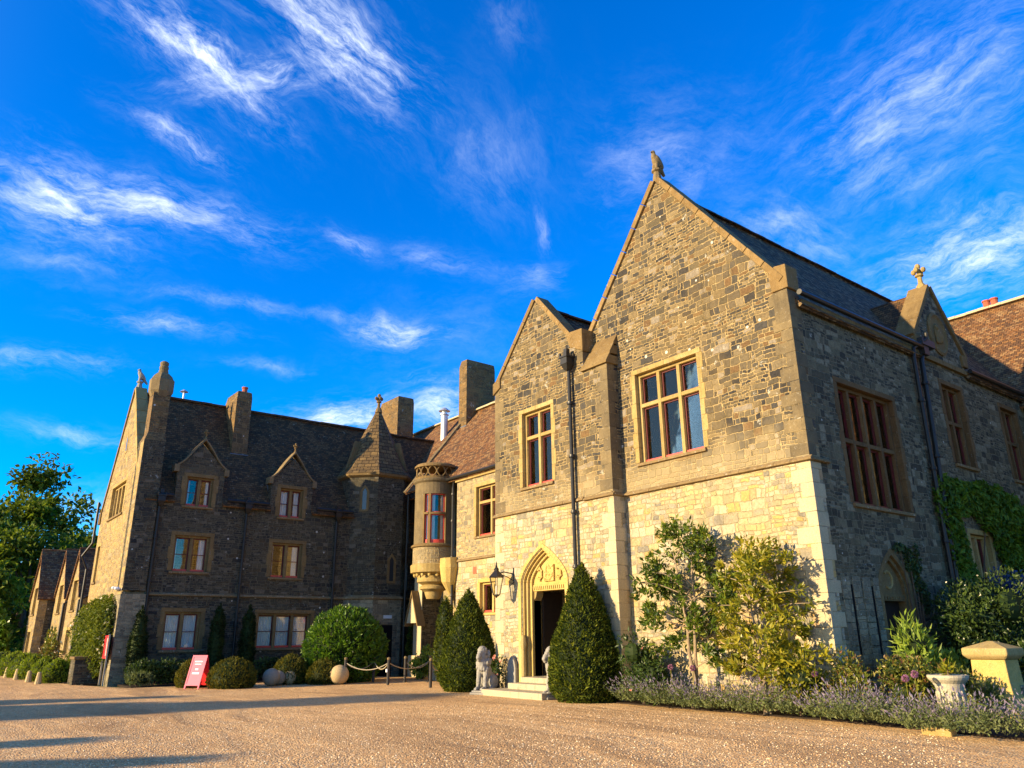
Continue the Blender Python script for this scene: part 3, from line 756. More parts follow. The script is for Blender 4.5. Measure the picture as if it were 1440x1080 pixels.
for k, (sx, z0, z1) in enumerate(((17.07, 1.2, 2.72), (17.97, 1.2, 2.71))):
    s = MB()
    for i in range(4): s.pbox(pr, sx - .42, sx - .06, .9 + i * .5, 1.38 + i * .5, -.05, .012); s.pbox(pr, sx + .06, sx + .40, 1.0 + i * .48, 1.46 + i * .48, -.05, .014)
    so = s.build('slit_window', 'shadelow', house); MB().pbox(pr, sx - .035, sx + .035, z0, z1, -.02, .006).build('pane', 'black', so)
string_course(house, pr, XM + .02, XM + .75, 5.47)
MB().box(XM - .05, 32, YR - .05, YR + .02, -.3, .68).build('plinth', 'shadelow', house)
# eaves cornice, gutter
mb = MB()
for k in range(16): mb.box(16.5 + k * .85, 16.5 + k * .85 + .846, YR - .10, YR + .1, 9.5, 9.66)
mb.build('cornice', 'hamdark', house, bevel=.01)
gutter(house, (16.25, YR - .2, 9.74), (22.6, YR - .2, 9.74)); gutter(house, (25.8, YR - .2, 9.62), (30.4, YR - .2, 9.62))
zr = lambda y: 14.72 - 1.295 * abs(AY - y)

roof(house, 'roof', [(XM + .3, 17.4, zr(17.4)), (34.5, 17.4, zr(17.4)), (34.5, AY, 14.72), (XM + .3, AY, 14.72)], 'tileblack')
ridge(house, (XM + .5, AY, 14.76), (34.2, AY, 14.76), 'tileblack')
wall('wall', ('y', 17.1), [(16.5, -.3), (33, -.3), (33, 9.7), (16.5, 9.7)], [], 'upper', house)
# small stone gable with medallion on the side wall
cx = 24.2; z0 = 9.55
gpts = [(22.62, z0), (25.8, z0), (25.8, 10.12), (24.2, 12.12), (22.62, 10.12)]
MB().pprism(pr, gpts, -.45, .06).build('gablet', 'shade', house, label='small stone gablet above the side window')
coping(house, pr, (22.5, 10.06), (24.2, 12.16), -.5, .13, mat='hamdark', t=.14); coping(house, pr, (25.92, 10.06), (24.2, 12.16), -.5, .13, mat='hamdark', t=.14)
for s_ in (-1, 1): MB().pbox(pr, *sorted((cx + s_ * 1.38, cx + s_ * 1.74)), 9.75, 10.15, -.5, .14).build('kneeler', 'hamdark', house, bevel=.02)
yb = lambda z: AY - (14.72 - z) / 1.295
for s_ in (-1, 1):
    roof(house, 'roof', [(cx, YR + .4, 12.1), (cx, yb(12.1) + .2, 12.1), (cx + s_ * 1.62, yb(10.1) + .2, 10.08), (cx + s_ * 1.62, YR + .4, 10.08)], 'tile')
md = MB().lathe((0, 0, 0), [(.62, 0), (.62, .05), (.55, .08), (.5, .04), (.46, .03)], 22)
md.v = [(cx + x, YR - .055 - z, 10.55 + y * 1.15) for x, y, z in md.v]
mo = md.build('medallion', 'hamdark', house)
q = MB().ell((cx, YR - .10, 10.55), .24, .07, .34, n=12, m=8); q.ell((cx - .1, YR - .13, 10.72), .1, .06, .1); q.ell((cx + .12, YR - .12, 10.45), .12, .06, .2); q.ell((cx - .15, YR - .12, 10.3), .1, .05, .12)
q.build('carving', 'hamdark', mo)
def cross_finial(par, p, h, mat='hamdark', label=None, w=.10):
    p = Vector(p); mb = MB().lathe(p, [(w * 1.5, 0), (w * 1.2, h * .18), (w * .62, h * .3), (w * .55, h * .52), (w * 1.05, h * .56), (w * 1.05, h * .61), (w * .55, h * .65), (w * .5, h * .85), (w * .3, h)], 8)
    for k in range(4):
        a = k * math.pi / 2
        mb.ell(p + Vector((math.cos(a) * w * 1.2, math.sin(a) * w * 1.2, h * .76)), w * .62, w * .62, w * .72, n=8, m=6)
    mb.ell(p + Vector((0, 0, h * .93)), w * .7, w * .7, h * .1, n=8, m=6)
    return mb.build('finial', mat, par, label=label)
cross_finial(house, (cx, YR + .12, 12.1), .95, 'ham', w=.13)
# twin pipes at the gablet
drainpipe(house, [P(pr, 22.75, 10.15, .34), P(pr, 22.75, 9.98, .30), P(pr, 22.2, 9.62, .13), P(pr, 22.16, 9.3, .11), P(pr, 21.95, .2, .11)], .06, collars=(8, 6, 4, 2))
drainpipe(house, [P(pr, 22.72, 9.5, .12), P(pr, 22.62, 9.3, .12), P(pr, 22.4, 5.9, .12), P(pr, 22.15, 2.0, .12)], .07, collars=(8.6, 6.4))
mb = MB().pbox(pr, 22.5, 23.3, 9.78, 10.0, .06, .30); mb.pbox(pr, 22.62, 22.92, 9.5, 9.78, .06, .26)
mb.build('hopper', 'iron', house)
# cross wing far right with sunlit roof
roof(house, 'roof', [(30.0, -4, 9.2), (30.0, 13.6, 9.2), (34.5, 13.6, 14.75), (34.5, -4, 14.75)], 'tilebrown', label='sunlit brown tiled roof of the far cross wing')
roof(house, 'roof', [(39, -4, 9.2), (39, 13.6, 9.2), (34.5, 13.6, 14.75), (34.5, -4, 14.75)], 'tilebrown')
ridge(house, (34.5, -4, 14.8), (34.5, 13.4, 14.8), 'quoinlow', .16)
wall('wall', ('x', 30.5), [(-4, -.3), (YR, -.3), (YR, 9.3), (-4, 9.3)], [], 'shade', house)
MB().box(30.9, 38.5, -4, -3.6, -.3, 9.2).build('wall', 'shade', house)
mb = MB().lathe((34.5, 10.9, 14.75), [(.14, 0), (.14, .35), (.17, .36), (.17, .42), (.12, .43)], 10); mb.lathe((34.5, 11.2, 14.75), [(.14, 0), (.14, .35), (.17, .36), (.17, .42), (.12, .43)], 10)
mb.build('chimney_pot', 'terracotta', house)

# ---- buttress between the tall gable and the porch
bt = MB(); bt.box(XP, XM + .05, 15.42, 16.45, 5.58, 9.62); b1 = bt.build('buttress', 'upper', house)
MB().box(XP - .005, XM + .05, 15.40, 16.44, -.3, 5.50).build('buttress', 'lower', house)
mb = MB()
for k in range(3):
    f0, f1 = k / 3, (k + 1) / 3
    xa, xb = XP - .09 + (XM - XP + .1) * f0, XP - .09 + (XM - XP + .1) * f1; za, zb = 9.58 + 1.02 * f0, 9.58 + 1.02 * f1
    mb.prism([(xa, 15.35, za), (xb + .02, 15.35, zb), (xb + .02, 15.35, zb - .12), (XM + .04, 15.35, zb - .13), (XM + .04, 15.35, za - .05), (xa, 15.35, za - .06)], (0, 1.15, 0))
mb.build('buttress_cap', 'hamdark', b1, bevel=.012)
quoins(house, XP, 15.42, 5.66, 9.55, 'quoin', 1, 1); quoins(house, XP - .005, 15.40, .2, 5.46, 'quoinlow', 1, 1)
string_course(house, ('x', XP), 15.33, 16.6, 5.47); string_course(house, ('y', 15.42), XP - .08, XM, 5.47)

# ---- porch with the pointed doorway
PY, PZ, PS = 18.72, 12.78, 1.16
pz = lambda y: PZ - PS * abs(y - PY)
hol = []
window(house, pp, 18.06, 19.56, 6.34, 8.86, 2, transom=8.0, holes=hol, label='four-light window above the front door')
wall('wall', pp, [(16.45, 5.52), (21.1, 5.52), (21.1, pz(21.1)), (PY, PZ), (16.45, pz(16.45))], hol, 'upper', house, label='porch gable wall above the front door')
DC = 18.65; ZB = .5
hole = [(DC - 1.02, -.3), (DC - 1.02, 3.3)] + arch(DC, 1.02, 3.3, .98) + [(DC + 1.02, 3.3), (DC + 1.02, -.3)]
hole = [hole[0]] + hole[2:-2] + [hole[-1]]
wall('wall', pp, [(16.45, -.3), (21.1, -.3), (21.1, 5.52), (16.45, 5.52)], [hole], 'lower', house, thick=.55, label='cream stone wall round the front door')
string_course(house, pp, 16.62, 21.18, 5.50)
quoins(house, XP, 21.1, 5.64, 9.9, 'quoin', 1, -1); quoins(house, XP, 21.1, .4, 5.45, 'quoinlow', 1, -1)
quoins(house, XP, 16.45, 9.9, 10.4, 'quoin', 1, 1)
coping(house, pp, (16.95, pz(16.95) + .02), (PY, PZ + .02), -.46, .06, mat='copestone', t=.16); coping(house, pp, (21.0, pz(21.0) + .02), (PY, PZ + .02), -.46, .06, mat='hamdark', t=.16)
MB().pprism(pp, [(16.40, 10.22), (17.0, 10.5), (17.15, 10.92), (16.95, 11.02), (16.40, 10.98)], -.47, .05).build('kneeler', 'copestone', house, bevel=.02)
MB().pprism(pp, [(21.17, 9.92), (20.75, 10.12), (20.75, 10.58), (21.0, 10.42), (21.17, 10.35)], -.47, .06).build('kneeler', 'hamdark', house, bevel=.02)
MB().box(XP + .45, 21, 20.65, 21.1, -.3, 9.9).build('wall', 'link', house)
MB().box(XP + .45, 21, 16.46, 16.9, 9.3, 10.6).build('wall', 'upper', house)
roof(house, 'roof', [(XP + .3, 16.3, pz(16.3) - .28), (22, 16.3, pz(16.3) - .28), (22, PY, PZ - .25), (XP + .3, PY, PZ - .25)], 'tileblack', label='dark tiled porch roof')
roof(house, 'roof', [(XP + .3, 21.3, pz(21.3) - .28), (24, 21.3, pz(21.3) - .28), (24, PY, PZ - .25), (XP + .3, PY, PZ - .25)], 'tilebrown')
ridge(house, (XP + .5, PY, PZ - .2), (21, PY, PZ - .2), 'tile')
mb = MB().box(19.0, 19.55, 18.1, 18.75, 12.2, 13.55); mb.box(19.6, 20.4, 18.0, 18.7, 12.2, 13.6); mb.build('chimney', 'stack', house, bevel=.02)
# doorway: four receding arched orders
dm = MB()
for i, (w, dd) in enumerate(((1.20, .035), (1.05, -.03), (.975, -.12), (.90, -.21))):
    wi = (1.05, .975, .90, .80)[i]
    arch_ring(dm, pp, DC, ZB - .3, (w, 3.3, w * .95), (wi, 3.3, wi * .95), -.6, dd)
door = dm.build('doorway', 'hambright', house, bevel=.012, label='pointed yellow stone doorway with carved tympanum')
dm = MB().pprism(pp, [(DC - .8, 3.22)] + arch(DC, .8, 3.3, .76) + [(DC + .8, 3.22)], -.55, -.30)
dm.pbox(pp, DC - .86, DC + .86, 3.02, 3.22, -.58, -.27)
for k in range(17): dm.prism([P(pp, DC - .78 + k * .094, 3.06, -.268), P(pp, DC - .74 + k * .094, 3.06, -.268), P(pp, DC - .72 + k * .094, 3.17, -.268), P(pp, DC - .76 + k * .094, 3.17, -.268)], (-.03, 0, 0))
tp = dm.build('tympanum', 'hambright', door, bevel=.006)
cm = MB().pbox(pp, DC - .24, DC + .24, 3.30, 3.80, -.30, -.235)
for k in range(26):
    cm.ell(P(pp, DC + random.uniform(-.2, .2), random.uniform(3.34, 3.76), -.225), random.uniform(.02, .03), random.uniform(.03, .06), random.uniform(.03, .06), n=7, m=5)
for sgn in (-1, 1):
    cm.tube([P(pp, DC + sgn * .46 + .10 * math.cos(a), 3.54 + .16 * math.sin(a), -.26) for a in np.linspace(.7, 5.6, 14)], .034, 6)
    for a in np.linspace(.7, 5.6, 6): cm.ell(P(pp, DC + sgn * .46 + .13 * math.cos(a), 3.54 + .2 * math.sin(a), -.26), .03, .035, .035, n=6, m=5)
cm.build('carving', 'hambright', door)
for s_ in (-1, 1):
    sh = MB().pprism(pp, [(DC + s_ * .80, ZB), (DC + s_ * .88, ZB), (DC + s_ * .88, 3.02), (DC + s_ * .66, 3.02), (DC + s_ * .70, 2.86), (DC + s_ * .80, 2.74)], -.58, -.30)
    sh.lathe(P(pp, DC + s_ * .985, ZB, .0), [(.085, 0), (.085, .55), (.075, .75), (.11, .9), (.11, .98), (.055, 1.2)], 8)
    sh.build('jamb', 'ham', door)
MB().box(XP + .62, XP + 1.45, DC + .74, DC + .80, ZB, 3.0).build('door_leaf', 'door', door, bevel=.01)
b = MB(); b.box(XP + .55, 18.9, 16.95, 20.6, ZB - .06, ZB); b.build('hall_floor', 'step', door)
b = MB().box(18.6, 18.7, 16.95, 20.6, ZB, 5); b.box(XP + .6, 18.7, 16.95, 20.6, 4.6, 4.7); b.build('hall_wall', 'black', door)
MB().box(XP + 1.45, XP + 1.47, DC + .70, DC + .80, ZB, 3.0).build('door_edge', 'stack', door)
drainpipe(house, [P(pp, 16.98, 9.75, .13), P(pp, 16.98, .3, .12)], .06, hopper=P(pp, 16.98, 9.98, .20), collars=(8.6, 6.9, 5.2, 3.6, 2.0))

# ---- link range
hol = []
window(house, pk, 25.2, 27.1, 5.76, 7.88, 2, transom=7.2, holes=hol, mat='ham', label='link range upper window beside the porch')
window(house, pk, 25.3, 26.8, 2.62, 3.82, 2, holes=hol, mat='hambright', sill='hambright', label='link range ground window behind the clipped yew')
wall('wall', pk, [(21.1, 4.86), (28.6, 4.86), (28.6, 8.42), (21.1, 8.42)], [hol[0]], 'link', house, label='link wall between porch and oriel')
wall('wall', pk, [(21.1, -.3), (28.6, -.3), (28.6, 4.86), (21.1, 4.86)], [hol[1]], 'lower', house)
string_course(house, pk, 21.1, 28.6, 4.78)
MB().pbox(pk, 27.05, 27.3, 4.2, 4.5, -.05, .01).build('red_brick', 'terracotta', house)
mb = MB()
for k in range(9): mb.box(XK - .09, XK + .1, 21.1 + k * .84, 21.1 + k * .84 + .836, 8.32, 8.46)
mb.build('cornice', 'ham', house, bevel=.01)
gutter(house, (XK - .22, 21.1, 8.52), (XK - .22, 29.2, 8.52))
RX, RZ = 22.75, 13.25
roof(house, 'roof', [(XK - .2, 21.05, 8.47), (XK - .2, 33.0, 8.47), (RX, 33.0, RZ), (RX, 21.05, RZ)], 'tilebrown', label='sunlit brown tiled roof of the link')
roof(house, 'roof', [(27, 21.05, 8.3), (27, 33.0, 8.3), (RX, 33.0, RZ), (RX, 21.05, RZ)], 'tilebrown')
ridge(house, (RX, 21.1, RZ + .05), (RX, 33, RZ + .05), 'quoinlow', .15)
coping(house, ('y', 33.0), (XK - .1, 8.5), (RX, RZ + .05), -.2, .05, mat='quoin', t=.1, name='verge')
# recess behind the oriel
hol = []
window(house, ('x', 20.0), 29.0, 30.0, 1.4, 3.5, 1, transom=2.5, holes=hol, mat='ham', red='darkred', sill='hambright', name='window')
wall('wall', ('x', 20.0), [(28.55, -.3), (31.5, -.3), (31.5, 5.2), (28.55, 5.2)], hol, 'link', house)
hol = []
window(house, ('x', 20.5), 33.0, 34.0, 6.2, 7.7, 1, holes=hol, mat='hamdark'); window(house, ('x', 20.5), 33.0, 34.0, 3.9, 5.4, 1, holes=hol, mat='hamdark')
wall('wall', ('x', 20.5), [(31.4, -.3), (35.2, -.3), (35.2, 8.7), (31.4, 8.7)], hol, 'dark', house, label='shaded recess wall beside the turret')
string_course(house, ('x', 20.5), 32.1, 34.3, 3.85)
MB().box(19.45, 20.5, 28.15, 28.6, -.3, 8.4).build('wall', 'link', house)
MB().box(20.0, 20.5, 31.05, 31.5, 5, 8.5).build('wall', 'link', house)
roof(house, 'roof', [(20.1, 31.0, 8.55), (20.1, 45.0, 8.55), (25.1, 45, 14.5), (25.1, 33.0, 14.5), (24, 31.0, 13.2)], 'tilebrown', label='brown tiled roof behind the turret')
roof(house, 'roof', [(30, 33.0, 8.5), (30, 45.0, 8.5), (25.1, 45, 14.5), (25.1, 33.0, 14.5)], 'tilebrown')
ridge(house, (25.1, 33, 14.55), (25.1, 45, 14.55), 'quoinlow', .15)
wall('wall', ('y', 33.0), [(22.5, 8), (30, 8), (25.1, 14.4)], [], 'stack', house)
MB().lathe((23.85, 37.4, 12.4), [(.21, 0), (.21, 1.95), (.27, 1.97), (.27, 2.02), (.16, 2.03), (.16, 2.2), (.36, 2.22), (.12, 2.42)], 14).build('flue', 'metal', house, label='galvanised metal flue with a cowl')
mb = MB().prism([(20.15, 33.1, 8.5), (20.6, 33.1, 8.5), (20.6, 33.1, 7.9)], (0, .14, 0)); mb.build('eaves_bracket', 'hambright', house)
# pier under the oriel with a little gabled offset
pb = MB().box(XK, 20.1, 31.42, 32.1, .9, 4.78); pr_ = pb.build('pier', 'quoinlow', house, label='slim lit pier carrying the oriel')
MB().box(XK - .22, 20.1, 31.36, 32.16, -.3, .9).build('pier_base', 'quoinlow', pr_, bevel=.02)
MB().box(XK + .04, 20.05, 31.40, 31.43, .9, 4.7).build('pier_side', 'dark', pr_)  # dark sheet colours in the shade on the side turned from the sun
MB().prism([(XK - .3, 31.28, 2.3), (XK - .3, 32.24, 2.3), (XK - .3, 31.76, 3.55)], (.34, 0, 0)).build('pier_gable', 'quoinlow', pr_)
mb = MB()
for s_ in (-1, 1):
    y0, y1 = 31.76 + s_ * .54, 31.76
    mb.prism([(XK - .36, y0, 2.16), (XK - .36, y1, 3.58), (XK - .36, y1, 3.74), (XK - .36, y0 + s_ * .08, 2.16)], (.42, 0, 0))
mb.build('pier_coping', 'hamdark', pr_)

# ---- oriel bay
ox, oy, orr = 18.85, 30.2, .96
ori = MB().lathe((ox, oy, 0), [(.30, 3.3), (.36, 3.45), (.40, 3.6), (.62, 3.72), (.62, 3.82), (.50, 3.9), (.74, 4.02), (.74, 4.12), (.70, 4.3), (1.04, 4.42), (1.06, 4.74), (.98, 4.8)], 36).build('oriel', 'ham', house, smooth=False, label='round oriel bay with pierced parapet')
mb = MB()
for k in range(16):
    a = k / 16 * 2 * math.pi; mb.ell((ox + .86 * math.cos(a), oy + .86 * math.sin(a), 4.32), .07, .07, .09, n=7, m=5)
mb.build('carving', 'hambright', ori)
MB().lathe((ox, oy, 0), [(.97, 4.8), (.97, 5.5), (.95, 5.52)], 36).build('drum', 'upper', ori)
MB().lathe((ox, oy, 0), [(.97, 5.5), (1.06, 5.54), (1.06, 5.60), (.95, 5.68)], 36).build('sill', 'hamdark', ori)
W0, W1 = R(203), R(272)
mb = MB()
def sector(mb, r0, r1, a0, a1, z0, z1, n=8):
    vs = []; fs = []
    for i in range(n + 1):
        a = a0 + (a1 - a0) * i / n
        for r in (r0, r1):
            for z in (z0, z1): vs.append((ox + r * math.cos(a), oy + r * math.sin(a), z))
    for i in range(n):
        k = i * 4; j = k + 4
        fs += [(k, k + 1, j + 1, j), (k + 2, j + 2, j + 3, k + 3), (k + 1, k + 3, j + 3, j + 1), (k, j, j + 2, k + 2)]
    fs += [(0, 2, 3, 1), (n * 4, n * 4 + 1, n * 4 + 3, n * 4 + 2)]
    mb.add(vs, fs)
sector(mb, .72, .94, W1, W0 + 2 * math.pi, 5.66, 7.9, 30)
mb.build('drum', 'quoin', ori)
mb = MB(); AM = R(222)
for a0, a1 in ((W0 - .0, W0 + .07), (AM - .06, AM + .06), (W1 - .07, W1)): sector(mb, .76, .95, a0 + .001, a1 - .001, 5.66, 7.898, 3)
sector(mb, .77, .97, W0 + .07, AM - .06, 6.96, 7.05, 4); sector(mb, .77, .97, AM + .06, W1 - .07, 6.96, 7.05, 6)
mb.build('mullion', 'hamdark', ori)
for a0, a1 in ((W0 + .07, AM - .06), (AM + .06, W1 - .07)):
    for z0, z1 in ((5.68, 6.96), (7.05, 7.89)):
        fr = MB(); sector(fr, .80, .86, a0, a0 + .05, z0, z1, 2); sector(fr, .80, .86, a1 - .05, a1, z0, z1, 2); sector(fr, .80, .86, a0 + .05, a1 - .05, z1 - .04, z1, 5)
        sector(fr, .80, .88, a0 + .05, a1 - .05, z0, z0 + (.16 if z0 < 6 else .04), 5)
        fo = fr.build('sash', 'redsill', ori)
        pn = MB(); sector(pn, .826, .832, a0 + .02, a1 - .02, z0 + .03, z1 - .03, 6); pn.build('pane', 'glass', ori)
mb = MB(); n = 60; vs = []; fs = []
for i in range(n + 1):
    a = W0 + (W1 - W0) * i / n
    if R(238) < a < R(239): a = R(238)
    r = .70 + .018 * math.sin(i * 2.1)
    for z in (5.7, 7.85): vs.append((ox + r * math.cos(a), oy + r * math.sin(a), z))
for i in range(n):
    if not (30 <= i <= 47): fs.append((2 * i, 2 * i + 1, 2 * i + 3, 2 * i + 2))
mb.add(vs, fs); mb.build('curtain', 'curtain', ori)
MB().lathe((ox, oy, 0), [(.94, 7.9), (.94, 8.42), (1.03, 8.5), (1.05, 8.58), (.96, 8.62)], 36).build('frieze', 'quoin', ori)
# pierced parapet: rings of tracery between two rails
mb = MB(); mb.lathe((ox, oy, 0), [(.80, 8.62), (.96, 8.62), (.96, 8.72), (.80, 8.72)], 36); mb.lathe((ox, oy, 0), [(.78, 9.18), (1.0, 9.18), (1.0, 9.26), (.92, 9.34), (.78, 9.34)], 36)
for k in range(9):
    ac = R(150) + k * R(26)
    for s_ in (-1, 1):
        pts = []
        for i in range(13):
            t = i / 12; w = math.sin(t * math.pi) ** .8 * R(12.2)
            pts.append((ox + .90 * math.cos(ac + s_ * w), oy + .90 * math.sin(ac + s_ * w), 8.70 + .5 * t))
        mb.tube(pts, .033, 6)
mb.build('parapet', 'hamdark', ori)
drainpipe(house, [(XK - .02, 28.85, 8.35), (XK - .12, 28.75, 8.1), (XK - .12, 28.72, .2)], .06, collars=(7.8, 6.6, 5, 3.4))
MB().tube([(XK - .15, 28.9, 5.0), (XK - .12, 28.9, 4.6), (XK - .10, 28.95, 4.0), (XK, 29.0, 3.5)], [.42, .46, .36, .12], 12).build('corbel', 'hambright', house)

# ---- stair turret
tx, ty, tr = 18.6, 35.8, 1.9
oc = lambda r, z: [(tx + r * math.cos(R(22.5 + 45 * k)), ty + r * math.sin(R(22.5 + 45 * k)), z) for k in range(8)]
def octa(prof):
    mb = MB(); vs = []; fs = []
    for r, z in prof: vs += oc(r, z)
    for j in range(len(prof) - 1):
        for k in range(8): fs.append((j * 8 + k, j * 8 + (k + 1) % 8, (j + 1) * 8 + (k + 1) % 8, (j + 1) * 8 + k))
    fs += [tuple(range(7, -1, -1)), tuple(range((len(prof) - 1) * 8, len(prof) * 8))]
    return mb.add(vs, fs)
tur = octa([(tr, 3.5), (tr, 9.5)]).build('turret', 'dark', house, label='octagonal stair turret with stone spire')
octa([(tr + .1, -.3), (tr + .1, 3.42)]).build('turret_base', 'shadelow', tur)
octa([(tr + .08, 3.40), (tr + .19, 3.45), (tr + .19, 3.52), (tr + .02, 3.62)]).build('string_course', 'sill', tur)
octa([(tr + .04, 9.38), (tr + .18, 9.46), (tr + .20, 9.56), (tr + .12, 9.6)]).build('cornice', 'hamdark', tur)
octa([(tr + .20, 9.58), (tr - .06, 9.86), (tr - .50, 10.6), (.12, 13.35)]).build('spire', 'spire', tur)
cross_finial(tur, (tx, ty, 13.25), 1.05, 'hamdark', w=.14)
for ang in (R(180), R(315), R(270 + 112)):       # gabled vents on the spire
    c, s_ = math.cos(ang), math.sin(ang)
    def T(r, w, z): return (tx + c * r - s_ * w, ty + s_ * r + c * w, z)
    mb = MB(); mb.prism([T(1.72, -.07, 9.95), T(1.72, .07, 9.95), T(1.36, .07, 11.15), T(1.30, 0, 11.5), T(1.36, -.07, 11.15)], Vector(T(0.9, 0, 0)) - Vector(T(1.75, 0, 0)))
    mb.build('vent_gable', 'hamdark', tur)
fa = R(225)
def slit(ang, rad, off, z0, z1, w=.11, mat='hamdark'):
    c, s_ = math.cos(ang), math.sin(ang)
    def T(u, z, d): return (tx + c * (rad + d) - s_ * u, ty + s_ * (rad + d) + c * u, z)
    mb = MB(); A = [(off - w - .13, z0 - .1), (off + w + .13, z0 - .1), (off + w + .13, z1), (off, z1 + .34), (off - w - .13, z1)]
    B = [(off - w, z0), (off + w, z0), (off + w, z1), (off, z1 + .18), (off - w, z1)]
    for k in range(5):
        pts = [T(*A[k], -.05), T(*A[(k + 1) % 5], -.05), T(*B[(k + 1) % 5], -.05), T(*B[k], -.05)]
        mb.prism(pts, Vector(T(0, 0, .02)) - Vector(T(0, 0, -.05)))
    o = mb.build('slit_window', mat, tur)
    pn = MB().prism([T(u, z, -.03) for u, z in B], Vector(T(0, 0, .006)) - Vector(T(0, 0, -.03))); pn.build('pane', 'glassdark', o)
ap = tr * math.cos(R(22.5))
mg, g_, b_, o_ = newmat('leaded glass'); b_.inputs['Base Color'].default_value = (.03, .035, .04, 1); b_.inputs['Roughness'].default_value = .08; b_.inputs['Specular IOR Level'].default_value = .8; M['glassdark'] = mg
slit(R(225), ap, .05, 7.75, 8.65); slit(R(225), ap + .09, .0, 1.7, 2.75); slit(R(270), ap, .2, 4.3, 5.3); slit(R(180), ap, 0, 7.4, 8.3)
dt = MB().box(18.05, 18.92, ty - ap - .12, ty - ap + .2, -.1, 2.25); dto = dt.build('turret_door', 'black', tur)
mb = MB().box(17.93, 18.05, ty - ap - .13, ty - ap, -.1, 2.3); mb.box(18.92, 19.04, ty - ap - .13, ty - ap, -.1, 2.3); mb.box(17.93, 19.04, ty - ap - .13, ty - ap, 2.3, 2.45); mb.build('door_frame', 'shadelow', dto)
MB().box(18.42, 18.86, ty - ap - .13, ty - ap, 2.55, 2.7).build('plaque', 'white', tur)
drainpipe(house, [(19.55, 33.9, 8.6), (19.5, 33.85, .1)], .06, collars=(7, 5, 3)); 

# ---- west wing (left of the court)
LY, LZ, LS = 38.5, 12.95, 1.5
XE = 26.0
hol = []
NC = dict(mat='hamdark', midrail=True, s=.17, mw=.13)
window(house, plf, 8.78, 10.25, 1.28, 2.78, 2, holes=hol, cur=['full'], label='ground window with drawn net curtains', **NC)
window(house, plf, 12.72, 15.2, 1.30, 2.76, 3, holes=hol, cur=['full'], label='three-light ground window beside the round laurel', **NC)
window(house, plf, 8.80, 10.27, 4.46, 5.95, 2, holes=hol, cur=['ln', 'r'], **NC)
window(house, plf, 13.08, 14.55, 4.36, 5.90, 2, holes=hol, cur=['ln', 'r'], **NC)
def half(h): return h
d1 = (9.58, 8.94); d2 = (13.83, 8.86)
low = [h for h in hol]
window(house, plf, 9.0, 10.14, 7.26, 8.52, 2, holes=hol, cur=['l', 'rr'], label='dormer window with tied-back curtains', **NC)
window(house, plf, 13.25, 14.39, 7.12, 8.46, 2, holes=hol, cur=['full', 'tie'], label='dormer window with one curtain pulled aside', **NC)
ol = [(7.3, 3.47), (XE, 3.47), (XE, 7.66), (14.84, 7.66), (14.84, 8.86), (13.82, 9.95), (12.80, 8.86), (12.80, 7.66), (10.60, 7.66), (10.60, 8.94), (9.58, 9.98), (8.56, 8.94), (8.56, 7.66), (7.3, 7.66)]
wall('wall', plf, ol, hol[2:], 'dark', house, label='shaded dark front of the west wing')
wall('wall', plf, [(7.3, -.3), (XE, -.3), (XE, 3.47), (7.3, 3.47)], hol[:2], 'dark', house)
string_course(house, plf, 7.0, 16.9, 3.42, mat='sill')
for (cxd, zk, za, uL, uR) in ((9.58, 8.94, 9.98, 8.56, 10.60), (13.82, 8.86, 9.95, 12.80, 14.84)):
    dmr = MB()
    for s_, e in ((-1, uL), (1, uR)): dmr.pbox(plf, *sorted((e - s_ * .04, e + s_ * .16)), zk - .25, zk + .06, -.4, .07)
    do = dmr.build('dormer', 'stack', house, label='stone gabled dormer')
    for s_, e in ((-1, uL - .05), (1, uR + .05)):
        pts = []
        for i in range(9):
            t = i / 8; u = e + (cxd - e) * t; z = zk + (za + .1 - zk) * (t ** 1.0) + .07 * math.sin(t * math.pi * 2 - math.pi) * 1.0 + (.14 * t ** 5)
            pts.append((u, z))
        cb = MB()
        for i in range(8): cb.pprism(plf, [pts[i], pts[i + 1], (pts[i + 1][0], pts[i + 1][1] + .085), (pts[i][0], pts[i][1] + .085)], -.46, .08)
        cb.build('coping', 'stack', do)
    cross_finial(do, P(plf, cxd, za + .2, -.02), .55, 'hamdark', w=.07)
    yb2 = lambda z: YL + (z - 7.6) / LS
    for s_, e in ((-1, uL), (1, uR)):
        roof(do, 'dormer_roof', [(cxd, YL + .2, za - .1), (cxd, yb2(za) + .3, za - .1), (e, yb2(zk) + .3, zk - .08), (e, YL + .2, zk - .08)], 'tileblack')
        MB().box(*sorted((e, e - s_ * .12)), YL + .44, yb2(zk) + .2, 7.6, zk - .1).build('dormer_cheek', 'lead', do)
# gable end facing the low sun
hol = []
window(house, pg, 37.45, 40.35, 7.1, 8.55, 4, holes=hol, mat='ham', mw=.16, red='darkred', rsill=None, label='four-light window in the west gable end')
window(house, pg, 41.15, 41.75, 4.3, 5.95, 1, holes=hol, mat='ham', rsill=None)
lz = lambda y: 13.1 - LS * abs(y - LY)
wall('wall', pg, [(YL, -.3), (42.3, -.3), (42.3, lz(42.3)), (LY, 13.1), (YL, lz(YL))], hol, 'gable', house, label='golden west gable end')
s2 = MB()
for k, (a, b) in enumerate((((38.45, 10.1), (38.95, 10.1)),)):
    s2.pprism(pg, [(38.42, 10.0), (38.82, 10.0), (38.82, 10.65), (38.62, 11.0), (38.42, 10.65)], -.05, .02)
so = s2.build('slit_window', 'ham', house); MB().pprism(pg, [(38.53, 10.1), (38.71, 10.1), (38.71, 10.6), (38.62, 10.8), (38.53, 10.6)], -.02, .026).build('pane', 'glassdark', so)
coping(house, pg, (YL + .3, lz(YL + .3)), (LY, 13.12), -.45, .06, mat='ham', t=.16); coping(house, pg, (42.3, lz(42.3)), (LY, 13.12), -.45, .06, mat='hamdark', t=.16)
